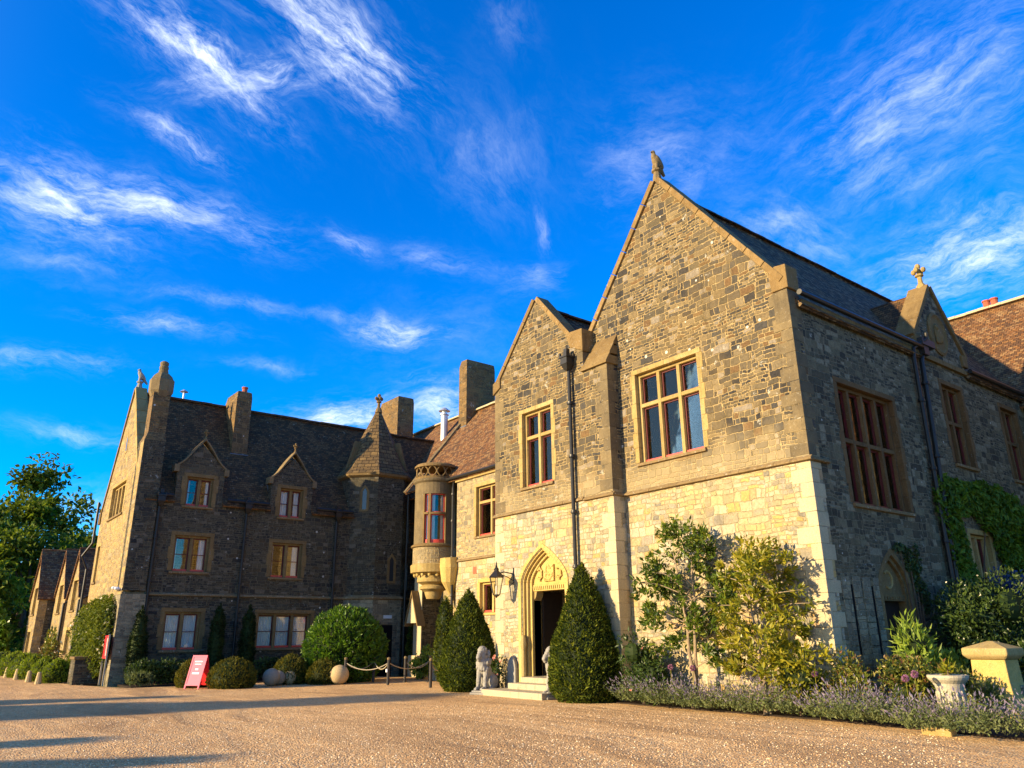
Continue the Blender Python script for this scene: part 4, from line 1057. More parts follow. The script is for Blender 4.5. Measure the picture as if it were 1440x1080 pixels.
MB().pbox(pg, 42.15, 42.6, lz(42.3) - .3, lz(42.3) + .25, -.4, .06).build('kneeler', 'hamdark', house)
quoins(house, XL, YL, 3.6, 8.4, 'quoin', 1, 1); quoins(house, XL, YL, .1, 3.4, 'quoin', 1, 1)
wl = lambda y: 12.9 - LS * abs(y - LY)
def cut_roof(x0, x1, y0, z0, y1, z1, cuts, dy, mat, label):
    """one sheet of tiles with notches left at the eaves for the stone dormers"""
    zm = z0 + (z1 - z0) * dy / (y1 - y0); nn = Vector((0, -(z1 - z0), (y1 - y0))).normalized()
    mb = sag_sheet([Vector(p) for p in ((x0, y0 + dy, zm), (x1, y0 + dy, zm), (x1, y1, z1), (x0, y1, z1))], nn, .10, .025); nn = nn * -.10
    xs = [x0] + [q for c in cuts for q in c] + [x1]
    for a, b in zip(xs[::2], xs[1::2]): mb.prism([(a, y0, z0), (b, y0, z0), (b, y0 + dy, zm), (a, y0 + dy, zm)], nn)
    return mb.build('roof', mat, house, label=label)
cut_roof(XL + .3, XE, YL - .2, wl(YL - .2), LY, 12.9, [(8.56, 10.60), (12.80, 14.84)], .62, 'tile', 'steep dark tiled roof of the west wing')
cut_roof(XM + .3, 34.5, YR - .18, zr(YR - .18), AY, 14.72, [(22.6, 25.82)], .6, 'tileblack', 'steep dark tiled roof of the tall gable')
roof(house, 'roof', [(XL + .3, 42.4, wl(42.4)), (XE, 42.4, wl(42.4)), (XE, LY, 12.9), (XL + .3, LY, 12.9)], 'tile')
ridge(house, (XL + .4, LY, 12.94), (XE, LY, 12.94), 'tile')
MB().box(XL + .45, XE, 41.9, 42.35, -.3, 7.2).build('wall', 'gable', house)
MB().box(XE - .4, XE, YL, 42, -.3, 9).build('wall', 'gable', house)
gutter(house, (7.9, YL - .28, 7.58), (8.44, YL - .28, 7.58)); gutter(house, (10.75, YL - .28, 7.58), (12.66, YL - .28, 7.58)); gutter(house, (15.0, YL - .28, 7.58), (16.9, YL - .28, 7.58))
for (u, zt) in ((7.98, 7.4), (11.72, 7.4), (16.15, 7.4)):
    drainpipe(house, [P(plf, u, zt, .12), P(plf, u, .1, .12)], .06, hopper=P(plf, u, zt, .2), collars=(5.8, 4.0, 2.2))
# corner stack
cs = MB().box(XL - .04, XL + .82, YL - .14, YL + .9, 3.6, 9.9); ch = cs.build('chimney', 'dark', house, label='octagonal-headed corner chimney with one pot')
MB().box(XL - .10, XL + .86, YL - .2, YL + .9, -.3, 3.45).build('chimney_base', 'shadelow', ch)
MB().box(XL - .055, XL - .03, YL - .13, YL + .5, 3.7, 9.85).build('chimney_side', 'gable', ch)
mb = MB(); a, b = (XL - .04, XL + .82, YL - .14, YL + .9), (XL + .08, XL + .78, YL - .02, YL + .7)
mb.add([(a[0], a[2], 9.9), (a[1], a[2], 9.9), (a[1], a[3], 9.9), (a[0], a[3], 9.9), (b[0], b[2], 10.25), (b[1], b[2], 10.25), (b[1], b[3], 10.25), (b[0], b[3], 10.25), (b[0], b[2], 12.1), (b[1], b[2], 12.1), (b[1], b[3], 12.1), (b[0], b[3], 12.1)],
       [(0, 1, 5, 4), (1, 2, 6, 5), (2, 3, 7, 6), (3, 0, 4, 7), (4, 5, 9, 8), (5, 6, 10, 9), (6, 7, 11, 10), (7, 4, 8, 11)])
mb.build('shaft', 'stackrub', ch)
ccx, ccy = XL + .43, YL + .34
mb = MB().lathe((ccx, ccy, 0), [(.40, 11.95), (.52, 12.2), (.52, 12.75), (.46, 12.82), (.40, 12.95), (.24, 13.1)], 8, R(22.5)); mb.build('head', 'stack', ch)
MB().lathe((ccx, ccy, 0), [(.20, 13.05), (.21, 13.2), (.17, 13.24), (.2, 13.32), (.2, 13.4), (.16, 13.44), (.19, 13.52), (.19, 13.6), (.12, 13.66)], 14).build('pot', 'stack', ch)
# slab stacks
def slab(x0, x1, y0, y1, z0, z1, label, pot=None, flat=True):
    o = MB().box(x0, x1, y0, y1, z0, z1 - .35).build('chimney', 'stackrub', house, label=label)
    k = .18
    vs = [(x0, y0, z1 - .352), (x1, y0, z1 - .352), (x1, y1, z1 - .352), (x0, y1, z1 - .352), (x0 + .03, y0 + .03, z1 - .05), (x1 - .03, y0 + .03, z1 - .05), (x1 - .03, y1 - k, z1 - .02), (x0 + .03, y1 - k, z1 - .02), (x0 + .1, y0 + .1, z1), (x1 - .1, y0 + .1, z1), (x1 - .1, y1 - k - .1, z1), (x0 + .1, y1 - k - .1, z1)]
    fs = [(0, 1, 5, 4), (1, 2, 6, 5), (2, 3, 7, 6), (3, 0, 4, 7), (4, 5, 9, 8), (5, 6, 10, 9), (6, 7, 11, 10), (7, 4, 8, 11), (8, 9, 10, 11)]
    MB().add(vs, fs).build('head', 'stackrub', o)
    MB().box(x0 - .06, x1 + .06, y0 - .06, y1 + .06, z0, z0 + .35).build('flashing', 'lead', o)
    if pot: MB().lathe(pot, [(.13, -.1), (.13, .22), (.16, .24), (.16, .3), (.11, .31)], 10).build('pot', 'terracotta', o)
    return o
slab(11.3, 12.05, 36.75, 38.5, 9.85, 13.42, 'slab chimney on the west roof with a clay pot', pot=(11.75, 37.1, 13.42))
slab(22.05, 23.95, 32.42, 33.15, 12.0, 16.15, 'tall slab chimney on the link ridge')
slab(22.6, 23.75, 40.9, 43.3, 10.5, 16.3, 'broad sunlit slab chimney behind the turret')
MB().lathe((9.25, LY + .1, 12.9), [(.05, 0), (.05, .45), (.2, .5), (.05, .62)], 10).build('vent_cowl', 'metal', house)
def bird(par, p, s, yaw, mat='hambright', label=None):
    p = Vector(p); rot = Matrix.Rotation(yaw, 4, 'Z')
    T = lambda x, y, z: p + rot @ Vector((x * s, y * s, z * s))
    MB().lathe(p, [(.22 * s, 0), (.20 * s, .25 * s), (.15 * s, .5 * s), (.24 * s, .56 * s), (.24 * s, .64 * s), (.15 * s, .68 * s)], 8, R(22.5)).build('finial_base', mat, par)
    b = MB(); ry = lambda a: (rot @ Matrix.Rotation(R(a), 4, 'Y')).to_3x3()
    b.ell(T(-.02, 0, 1.08), .20 * s, .19 * s, .34 * s, rot=ry(22)); b.ell(T(.10, 0, 1.30), .15 * s, .14 * s, .2 * s, rot=ry(10))
    b.ell(T(.14, 0, 1.52), .115 * s, .10 * s, .12 * s); b.tube([T(.2, 0, 1.54), T(.30, 0, 1.50), T(.33, 0, 1.45)], [.06 * s, .035 * s, .01 * s], 7)
    b.tube([T(-.1, 0, .98), T(-.34, 0, .70), T(-.52, 0, .50)], [.15 * s, .11 * s, .07 * s], 8)
    for w in (-.15, .15):
        b.ell(T(-.12, w, 1.05), .12 * s, .07 * s, .36 * s, rot=ry(36)); b.tube([T(.06, w * .6, .9), T(.07, w * .6, .64)], [.09 * s, .06 * s], 7)
    return fuse(b, 'bird_finial', mat, par, vox=.022 * s * 1.4, smooth=3)
bird(house, (XM + .12, AY + .03, 15.0), .68, R(180 + 0), 'stack'); bird(house, (XL + .12, LY, 13.1), .64, R(180), 'lion')
# floodlights at the corner
mb = MB().box(XL - .05, XL + .02, YL + .05, YL + .12, 3.6, 3.72)
for dy, dz in ((.1, 0), (.65, .05)): mb.ell((XL - .22, YL - .1 + dy, 3.66 + dz), .12, .09, .07, n=8, m=6)
mb.tube([(XL - .2, YL, 3.66), (XL - .2, YL + .55, 3.7)], .02, 6)
mb.build('floodlight', 'white', house)

# ---- low gabled range beyond
lowr = thing('cottage_range', 'low stone range with three steep gables beyond the big golden gable', 'cottage', (8, 50, 0)); WORLD.append(lowr)
for k, (X, yc, za, hw, ez) in enumerate(((7.15, 46.9, 6.35, 1.75, 3.9), (7.15, 51.4, 6.7, 1.85, 4.0), (6.1, 53.3, 6.95, 1.7, 4.1))):
    if k == 2: X, yc = 6.35, 55.0
    pl = ('x', X); hol = []
    window(lowr, pl, yc - .62, yc + .62, 3.2, 4.7, 2, holes=hol, mat='ham', rsill=None, red='darkred', s=.16)
    window(lowr, pl, yc - .62, yc + .62, 1.0, 2.2, 2, holes=hol, mat='ham', rsill=None, red='darkred', s=.16)
    wall('wall', pl, [(yc - hw, -.3), (yc + hw, -.3), (yc + hw, ez), (yc, za), (yc - hw, ez)], hol, 'gable', lowr)
    for s_ in (-1, 1):
        roof(lowr, 'roof', [(X - .1, yc + s_ * (hw + .15), ez - .1), (15, yc + s_ * (hw + .15), ez - .1), (15, yc, za + .08), (X - .1, yc, za + .08)], 'tilebrown')
        MB().box(X + .44, 14, *sorted((yc + s_ * hw, yc + s_ * (hw - .3))), -.3, ez).build('wall', 'dark', lowr)
MB().box(7.9, 8.3, 44, 64, -.3, 3.9).build('wall', 'gable', lowr)
roof(lowr, 'roof', [(7.6, 42.4, 3.9), (7.6, 64, 3.9), (12, 64, 6.4), (12, 42.4, 6.4)], 'tilebrown')
for y in (44.6, 49.1): drainpipe(lowr, [(7.7, y, 4), (7.05, y, 3.6), (7.05, y, .2)], .06)
drainpipe(house, [(6.9, 42.5, 8.2), (6.9, 42.5, 6.2), (6.6, 42.9, 5.6), (6.9, 43.0, 5.0), (6.9, 43.0, .3)], .06)


# ---------------------------------------------------------------- ground
mb = MB(); n = 40
mb.add([(-900, -700, -.05), (1100, -700, -.05), (1100, 1300, -.05), (-900, 1300, -.05)], [(0, 1, 2, 3)])
o = mb.build('ground', 'grass'); o['kind'] = 'structure'
mb = MB()
outline = [(-70, -40), (15.0, -40), (14.8, 2), (14.75, 5), (14.95, 7), (15.2, 9), (15.2, 15.6), (15.7, 16.2), (15.62, 21), (17, 22.5), (18.8, 26), (18.9, 31), (17.6, 33.9), (17, 32.2), (11, 32.2), (7.2, 32.4), (6.2, 35.8), (5.6, 40), (5.2, 50), (4.6, 62), (4, 140), (-20, 140), (-70, 60)]
mb.add([(x, y, 0) for x, y in outline], [tuple(range(len(outline)))])
o = mb.build('gravel_forecourt', 'gravel'); o['kind'] = 'structure'
# loose pebbles give the near gravel a real grain
rng = np.random.default_rng(3)
def scatter_pebbles():
    N = 17000; V = []; F = []
    th = rng.uniform(R(24), R(80), N); rr = 6.2 + 15 * rng.random(N) ** 1.9
    for i in range(N):
        x, y = rr[i] * math.cos(th[i]), rr[i] * math.sin(th[i])
        if x > 14.3: continue
        s = rng.uniform(.006, .017); k = len(V); a = rng.uniform(0, 3)
        for j in range(4): V.append((x + s * math.cos(a + j * 1.57) * rng.uniform(.7, 1.2), y + s * math.sin(a + j * 1.57) * rng.uniform(.7, 1.2), .001))
        V.append((x, y, s * rng.uniform(.7, 1.1)))
        F += [(k, k + 1, k + 4), (k + 1, k + 2, k + 4), (k + 2, k + 3, k + 4), (k + 3, k, k + 4)]
    me = bpy.data.meshes.new('loose_gravel'); me.from_pydata(V, [], F); m, g, b, o_ = newmat('loose pebbles')
    c = g.ramp(g.n('ShaderNodeNewGeometry').outputs['Random Per Island'], [(0, (.50, .28, .12)), (.35, (.76, .46, .2)), (.7, (.9, .66, .36)), (1, (.94, .8, .55))])
    g.put(b.inputs['Base Color'], c); b.inputs['Roughness'].default_value = .85
    me.materials.append(m); o = bpy.data.objects.new('loose_gravel', me); COL.objects.link(o)
    tag(o, 'loose pinkish pebbles lying on the gravel forecourt', 'gravel', kind='stuff')
scatter_pebbles()
def bed(name, pts, z=.03):
    o = MB().prism([(x, y, z) for x, y in pts], (0, 0, -.25)).build(name, 'soil'); o['kind'] = 'structure'; return o
bed('flower_bed', [(15.1, 15.2), (15.1, 9), (14.85, 7), (14.6, 5), (14.6, 1), (30, 1), (30, 9.4), (16, 9.4), (16, 15.3)])
bed('flower_bed', [(7.3, 32.5), (16.9, 32.3), (16.9, 34.9), (7.3, 34.9)])
bed('flower_bed', [(6.3, 36), (5.7, 40), (5.3, 50), (4.8, 62), (7.0, 62), (7.0, 36)])
# kerb stones of the right-hand bed
E_ = [(14.60, 7.0), (14.36, 5.6), (14.2, 4.5)]
mb = MB().box(14.30, 14.52, 6.55, 7.05, -.05, .13); kb = mb.build('kerb_stone', 'ham', bevel=.02)
tag(kb, 'yellow kerb stone at the edge of the catmint bed', 'kerb stone')

# ---------------------------------------------------------------- foliage
def leafquads(C, D, U, L, Wd, fold=.25):
    """C centres, D pointing directions, U normals -> folded diamond leaves (n*4 verts)"""
    N = len(C); D = D / np.linalg.norm(D, axis=1, keepdims=True)
    Sd = np.cross(D, U); Sd /= np.maximum(np.linalg.norm(Sd, axis=1, keepdims=True), 1e-6)
    Nn = np.cross(Sd, D)
    L = L.reshape(-1, 1); Wd = Wd.reshape(-1, 1)
    a = C - D * L * .5; b = C + Sd * Wd * .5 + Nn * Wd * fold - D * L * .05; c = C + D * L * .5; d_ = C - Sd * Wd * .5 + Nn * Wd * fold - D * L * .05
    V = np.stack([a, b, c, d_], 1).reshape(-1, 3)
    i = np.arange(N) * 4
    F = np.concatenate([np.stack([i, i + 1, i + 2], 1), np.stack([i, i + 2, i + 3], 1)], 0)
    return V, F

def rand_dirs(N):
    v = rng.normal(size=(N, 3)); return v / np.linalg.norm(v, axis=1, keepdims=True)

def mesh_np(name, parts, mats, parent=None):
    """parts: list of (V, F, material index)"""
    V = []; F = []; MI = []; k = 0
    for v, f, mi in parts:
        v = np.asarray(v, float)
        V.append(v); F += [tuple(int(i) + k for i in q) for q in f]; MI += [mi] * len(f); k += len(v)
    me = bpy.data.meshes.new(name); me.from_pydata(np.concatenate(V).tolist(), [], F)
    for m in mats: me.materials.append(m)
    me.polygons.foreach_set('material_index', MI); me.update()
    o = bpy.data.objects.new(name, me); link(o, parent); return o

def blob_core(fn, n=26, m=16):
    """closed surface from fn(theta, phi)->point"""
    V = []; F = []
    for j in range(m + 1):
        for i in range(n): V.append(fn(2 * math.pi * i / n, math.pi * j / m))
    for j in range(m):
        for i in range(n): F.append((j * n + i, j * n + (i + 1) % n, (j + 1) * n + (i + 1) % n, (j + 1) * n + i))
    return np.array(V), F

YEW = leafmat('yew leaf', [(.022, .036, .006), (.05, .075, .009), (.10, .13, .013), (.165, .185, .02)], .2, .6, .12)
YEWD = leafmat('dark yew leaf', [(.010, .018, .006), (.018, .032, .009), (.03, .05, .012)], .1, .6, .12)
BOX = leafmat('box leaf', [(.05, .055, .008), (.10, .095, .012), (.17, .145, .018), (.07, .08, .012)], .2, .6, .15)
LAUREL = leafmat('laurel leaf', [(.03, .075, .009), (.06, .14, .013), (.11, .21, .02), (.17, .27, .03)], .3, .36, .35)
MAGN = leafmat('magnolia leaf', [(.03, .055, .009), (.06, .11, .013), (.11, .165, .018), (.19, .22, .028)], .28, .33, .35)
MAGY = leafmat('yellow magnolia leaf', [(.08, .11, .012), (.18, .20, .016), (.29, .27, .022), (.38, .33, .035)], .35, .35, .35)
DULL = leafmat('dark shrub leaf', [(.022, .042, .012), (.045, .082, .018), (.08, .125, .025)], .25, .4, .35)
HEDGE = leafmat('lime hedge leaf', [(.12, .17, .014), (.20, .27, .02), (.28, .34, .03)], .3, .5, .3)
CREEP = leafmat('creeper leaf', [(.04, .065, .010), (.09, .125, .014), (.15, .17, .018), (.06, .09, .012)], .28, .6, .12)
VINE = leafmat('wisteria leaf', [(.05, .11, .012), (.10, .19, .02), (.16, .25, .03)], .35, .5, .2)
BRIGHT = leafmat('buddleia leaf', [(.13, .20, .03), (.22, .32, .045), (.33, .41, .07)], .35, .45, .35)
ROSE = leafmat('rose leaf', [(.05, .075, .014), (.10, .135, .02), (.18, .20, .03), (.27, .25, .05), (.18, .07, .035)], .28, .4, .4)
BRONZE = leafmat('bronze leaf', [(.10, .03, .02), (.16, .06, .03), (.12, .09, .03)], .25, .4, .4)
CAT = leafmat('catmint leaf', [(.075, .10, .05), (.13, .165, .075), (.20, .225, .11), (.10, .14, .04)], .25, .7, .1)
CATF = leafmat('catmint flower', [(.16, .13, .23), (.24, .20, .32), (.31, .27, .38)], .2, .7, .1)
BLUE = leafmat('ceanothus flower', [(.02, .035, .17), (.045, .08, .30), (.03, .07, .05)], .1, .7, .1)
TREE = leafmat('tree leaf', [(.035, .06, .009), (.075, .115, .014), (.125, .175, .02), (.20, .24, .026)], .36, .5, .15, clump=.35)
FLW = leafmat('white flower', [(.75, .74, .66), (.82, .8, .74)], .2, .7, .1)
PINKF = leafmat('pink flower', [(.62, .24, .26), (.78, .44, .42)], .2, .7, .1)
PURP = leafmat('allium flower', [(.30, .12, .28), (.42, .18, .38), (.5, .28, .46)], .2, .7, .1)

def profile_r(prof, z):
    for (z0, r0), (z1, r1) in zip(prof[:-1], prof[1:]):
        if z0 <= z <= z1: return r0 + (r1 - r0) * (z - z0) / (z1 - z0)
    return 0

def topiary(name, label, cat, loc, prof, N, L, mat, group=None, bumpy=.07, cs=3.0, up=.5, trunk=.12):
    """clipped plant: many small sprays over a turned outline, over a solid core coloured dark as the shaded inside"""
    t = thing(name, label, cat, loc, group)
    zmax = prof[-1][0]; zs = np.linspace(prof[0][0], zmax, 200); rs = np.array([profile_r(prof, z) for z in zs])
    w = rs + .03; cum = np.cumsum(w) / w.sum(); z = np.interp(rng.random(N), cum, zs); th = rng.uniform(0, 2 * math.pi, N)
    sd = rng.uniform(0, 50)
    def off(p): return bumpy * ((mnoise.noise(Vector((p[0] * cs + sd, p[1] * cs, p[2] * cs))) * 1.3 + mnoise.noise(Vector((p[0] * 1.3 + sd, p[1] * 1.3, p[2] * 1.1))) * 1.2) + mnoise.noise(Vector((p[0] * cs * 3, p[1] * cs * 3 + sd, p[2] * cs * 3))) * .7)
    r0 = np.interp(z, zs, rs); P0 = np.stack([r0 * np.cos(th), r0 * np.sin(th), z], 1)
    o_ = np.array([off(p) for p in P0]); dep = rng.random(N) ** 2 * .10
    r = np.maximum(r0 + o_ - dep, .01); C = np.stack([r * np.cos(th), r * np.sin(th), z + rng.normal(size=N) * .02], 1)
    slope = np.gradient(rs, zs); sl = np.interp(z, zs, slope)
    nrm = np.stack([np.cos(th), np.sin(th), -sl.clip(-3, 3)], 1); nrm /= np.linalg.norm(nrm, axis=1, keepdims=True)
    D = nrm * .9 + np.array([0, 0, up]) + rand_dirs(N) * .75; U = rand_dirs(N) + nrm * .8
    l = L * (rng.uniform(.6, 1.35, N) + (rng.random(N) > .965) * 1.2)
    V, F = leafquads(C, D, U, l, l * rng.uniform(.32, .5, N))
    cr = lambda a, p: (max(0.005, profile_r(prof, zmax * (1 - p / math.pi) * .985) * .90 - .04) * math.cos(a), max(0.005, profile_r(prof, zmax * (1 - p / math.pi) * .985) * .90 - .04) * math.sin(a), max(zmax * (1 - p / math.pi) * .985 - .03, 0.02))
    cv, cf = blob_core(cr)
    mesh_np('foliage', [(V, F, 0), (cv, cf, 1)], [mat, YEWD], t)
    MB().tube([(0, 0, -.1), (0, 0, .35)], [trunk, trunk * .8], 8).build('trunk', 'bark', t)
    return t

def shrub(name, label, cat, loc, rad, N, L, mat, group=None, wd=.45, nblob=7, open_=.35, up=.25, extra=None, stems=5, droop=0, kind=None, core=True, seed=None):
    """loose shrub from overlapping leaf clumps with a few stems"""
    t = thing(name, label, cat, loc, group)
    rx, ry, rz = rad; C = []; Dn = []
    bl = []
    for k in range(nblob):
        a = rng.uniform(0, 2 * math.pi); q = rng.uniform(.15, .62)
        bl.append((np.array([rx * q * math.cos(a), ry * q * math.sin(a), rz * rng.uniform(.5, 1.45)]), rng.uniform(.38, .62)))
    bl.append((np.array([0, 0, rz * .8]), .75))
    per = N // len(bl)
    for c, s in bl:
        dr = rand_dirs(per); rr = (1 - open_ * rng.random(per) ** 1.4).reshape(-1, 1)
        p = c + dr * np.array([rx, ry, rz]) * s * rr
        C.append(p); Dn.append(dr)
    C = np.concatenate(C); Dn = np.concatenate(Dn); k = C[:, 2] > .03; C = C[k]; Dn = Dn[k]; n = len(C)
    D = Dn * .8 + rand_dirs(n) * .8 + np.array([0, 0, up - droop]); U = rand_dirs(n) + Dn * .7 + np.array([0, 0, .4])
    l = L * rng.uniform(.6, 1.4, n)
    l = l * 1.0; parts = [(*leafquads(C, D, U, l, l * wd * rng.uniform(.8, 1.2, n)), 0)]
    if core:
        for c, s in bl:
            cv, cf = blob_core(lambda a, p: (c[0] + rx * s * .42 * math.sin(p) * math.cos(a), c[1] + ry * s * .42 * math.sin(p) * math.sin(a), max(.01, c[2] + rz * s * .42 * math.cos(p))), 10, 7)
            parts.append((cv, cf, 1))
    if extra:
        m, cnt, sz = extra[:3]; i = rng.choice(len(C), cnt); P0 = C[i] + Dn[i] * .05
        for q in range(5):
            d_ = rand_dirs(cnt); parts.append((*leafquads(P0 + d_ * sz * .3, d_, rand_dirs(cnt), np.full(cnt, sz), np.full(cnt, sz * .8)), 2))
    mesh_np('foliage', parts, [mat, YEWD] + ([extra[0]] if extra else []), t)
    sb = MB()
    for k in range(stems):
        a = rng.uniform(0, 6.28); c, s = bl[k % len(bl)]
        sb.tube([(.06 * math.cos(a), .06 * math.sin(a), -.05), (c[0] * .4, c[1] * .4, c[2] * .45), tuple(c)], [.025, .018, .008], 6)
    sb.build('stem', 'bark', t)
    return t

# yews either side of the door
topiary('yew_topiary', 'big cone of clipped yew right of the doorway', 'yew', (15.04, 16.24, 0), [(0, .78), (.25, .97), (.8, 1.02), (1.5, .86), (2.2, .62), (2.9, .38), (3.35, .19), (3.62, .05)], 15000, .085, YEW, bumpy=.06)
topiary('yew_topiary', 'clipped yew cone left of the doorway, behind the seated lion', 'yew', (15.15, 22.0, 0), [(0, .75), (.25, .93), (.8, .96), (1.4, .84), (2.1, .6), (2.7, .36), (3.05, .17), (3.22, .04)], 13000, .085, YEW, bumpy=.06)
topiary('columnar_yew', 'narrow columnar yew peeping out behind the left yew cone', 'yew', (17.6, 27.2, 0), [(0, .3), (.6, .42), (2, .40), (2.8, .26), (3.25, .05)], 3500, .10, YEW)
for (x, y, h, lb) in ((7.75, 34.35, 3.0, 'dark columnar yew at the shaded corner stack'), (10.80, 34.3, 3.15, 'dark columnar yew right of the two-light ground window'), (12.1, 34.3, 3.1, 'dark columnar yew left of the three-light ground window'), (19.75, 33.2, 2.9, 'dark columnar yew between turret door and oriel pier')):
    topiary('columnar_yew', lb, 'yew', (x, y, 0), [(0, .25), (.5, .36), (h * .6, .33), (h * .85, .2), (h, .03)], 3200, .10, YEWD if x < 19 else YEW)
topiary('laurel_dome', 'large round glossy green laurel before the west wing', 'laurel', (14.75, 30.3, 0), [(0, .9), (.3, 1.3), (.9, 1.6), (1.5, 1.64), (2.1, 1.42), (2.55, 1.0), (2.85, .5), (2.95, .1)], 11000, .15, LAUREL, bumpy=.14, cs=2.2, up=.3)
for (x, y, r, h, lb) in ((9.05, 31.1, .62, 1.02, 'olive box dome behind the pink board'), (10.0, 29.55, .88, 1.06, 'widest box dome right of the pink board'), (12.55, 30.4, .72, 1.12, 'box dome beside the grey stone balls'), (13.55, 29.35, .74, .98, 'box dome behind the single yellow stone ball')):
    topiary('box_dome', lb, 'box bush', (x, y, 0), [(0, r * .86), (h * .2, r), (h * .5, r * .94), (h * .78, r * .66), (h * .95, r * .28), (h, .04)], 4200, .075, BOX, 'clipped box domes before the west wing', bumpy=.06, cs=4)

# ---- two small magnolias against the sunlit wall
def small_tree(label, loc, h, crown, N, L, mat, trunkmat='palebark', lean=(0, 0), nb=16, forks=2):
    t = thing('magnolia', label, 'magnolia', loc)
    cz0, cz1, cr = crown; tb = MB(); tips = []
    for f in range(forks):
        a0 = f * 2.6 + rng.uniform(-.3, .3)
        pts = [Vector((0.10 * math.cos(a0) * (f > 0), .14 * math.sin(a0) * (f > 0), -.1))]
        for k in range(1, 7):
            s = k / 6; pts.append(Vector((lean[0] * s + .22 * s * math.cos(a0) + rng.uniform(-.05, .05), lean[1] * s + .35 * s * math.sin(a0) + rng.uniform(-.05, .05), h * .86 * s)))
        tb.tube(pts, [.055 * (1 - .8 * k / 6) for k in range(7)], 7)
        for k in range(nb):
            s = rng.uniform(.22, .98); i = s * 6; b = pts[int(i)].lerp(pts[min(6, int(i) + 1)], i % 1)
            if b.z < cz0 * .55: continue
            a = rng.uniform(0, 6.28); q = (b.z - cz0) / (cz1 - cz0); rr = cr * (math.sin(max(.12, min(1, q * .8 + .25)) * math.pi) ** .7) * rng.uniform(.5, 1.05)
            e = b + Vector((math.cos(a) * rr * .6, math.sin(a) * rr, rng.uniform(.1, .45)))
            m_ = b.lerp(e, .5) + Vector((0, 0, .08)); tb.tube([b, m_, e], [.018, .012, .005], 5); tips += [(b, e)] * 2 + [(m_, e)]
    tb.build('trunk', trunkmat, t)
    # leaf tufts: at branch ends plus all through the crown
    tuft = [(np.array(b.lerp(e, .45 + .62 * rng.random() ** .7)), np.array((e - b).normalized())) for b, e in tips for q in range(2)]
    cl = []
    for k in range(36):
        q = rng.random(); z = cz0 + (cz1 - cz0) * q; w = cr * (math.sin(max(.1, min(.97, q * .78 + .2)) * math.pi) ** .6)
        a = rng.uniform(0, 6.28); r_ = w * math.sqrt(rng.random())
        cl.append((np.array([lean[0] * z / h + r_ * math.cos(a) * .6, lean[1] * z / h + r_ * math.sin(a), z]), rng.uniform(.2, .44), np.array([math.cos(a) * .5, math.sin(a) * .5, .7])))
    for k in range(int(N / 6) - len(tuft)):
        c_, r_, ax = cl[int(rng.integers(len(cl)))]
        tuft.append((c_ + rand_dirs(1)[0] * r_ * rng.random() ** .5 * np.array([1, 1.15, .8]), ax))
    C = []; D = []
    for p, ax in tuft:
        for k in range(6):
            v = rand_dirs(1)[0]; C.append(p + v * .09 + ax * .05); D.append(ax * .55 + v * 1.0)
    C = np.array(C); D = np.array(D); n = len(C); l = L * rng.uniform(.45, 1.3, n)
    V, F = leafquads(C, D, rand_dirs(n) * .8 + np.array([-.45, 0, .6]), l, l * .38, .16)
    mesh_np('crown', [(V, F, 0)], [mat], t)
    return t
small_tree('young magnolia with dark green leaves near the buttress', (15.35, 12.75, .05), 4.15, (1.0, 4.3, 1.5), 5400, .165, MAGN, nb=17)
small_tree('yellower young magnolia nearer the sunlit corner', (15.25, 10.70, .05), 3.5, (.8, 3.6, 1.5), 5400, .16, MAGY, nb=17)
shrub('camellia', 'dark glossy shrub at the foot of the buttress', 'shrub', (15.25, 14.35, 0), (.55, .95, .95), 1700, .12, DULL, extra=(PINKF, 8, .07, 'blossom'))
shrub('rose_bush', 'leafy rose below the yellow magnolia', 'shrub', (15.3, 9.95, 0), (.55, .9, .75), 1700, .10, MAGY, open_=.6)
shrub('rose_bush', 'tall rose with pale buds at the house corner', 'shrub', (15.6, 8.85, 0), (.5, .6, .72), 1200, .09, ROSE, open_=.7, extra=(PINKF, 7, .06, 'blossom'), core=False)
shrub('rose_bush', 'bronze-tipped rose left of the stone urn', 'shrub', (15.9, 8.05, 0), (.6, .7, .68), 2000, .085, ROSE, open_=.7, extra=(BRONZE, 60, .05, 'young_shoot'))
shrub('rose_bush', 'sprawling rose behind the stone urn', 'shrub', (17.0, 7.65, 0), (.6, .6, .60), 1600, .085, ROSE, open_=.7, extra=(BRONZE, 70, .05, 'young_shoot'))
shrub('rose_bush', 'sunlit rose in front of the stone pier', 'shrub', (16.9, 7.05, 0), (.4, .45, .45), 900, .085, ROSE, open_=.8, core=False)
shrub('buddleia', 'bright green upright bush before the side door', 'shrub', (17.6, 8.35, 0), (.75, .7, 1.05), 1700, .21, BRIGHT, wd=.22, open_=.75, up=.6, nblob=9)
shrub('buddleia', 'bright pale-leaved bush left of the dark hedge', 'shrub', (18.5, 8.1, 0), (.6, .5, .7), 900, .19, BRIGHT, wd=.24, open_=.75, up=.5, core=False)
# big dark evergreen hedge sloping along the side wall
t = shrub('choisya_hedge', 'broad dark evergreen hedge sloping along the side wall', 'hedge', (21.2, 8.3, 0), (2.5, 1.0, 1.6), 13000, .10, DULL, nblob=12, open_=.3, extra=(FLW, 60, .035, 'blossom'))
shrub('choisya_hedge', 'lower end of the dark hedge behind the pier', 'hedge', (21.7, 6.9, 0), (2.4, 1.2, .9), 8500, .10, DULL, nblob=10, open_=.3)
shrub('ceanothus', 'deep blue flowering bush against the side wall', 'shrub', (24.2, 8.4, 0), (2.2, .75, 1.75), 8500, .09, BLUE, nblob=12, open_=.3)
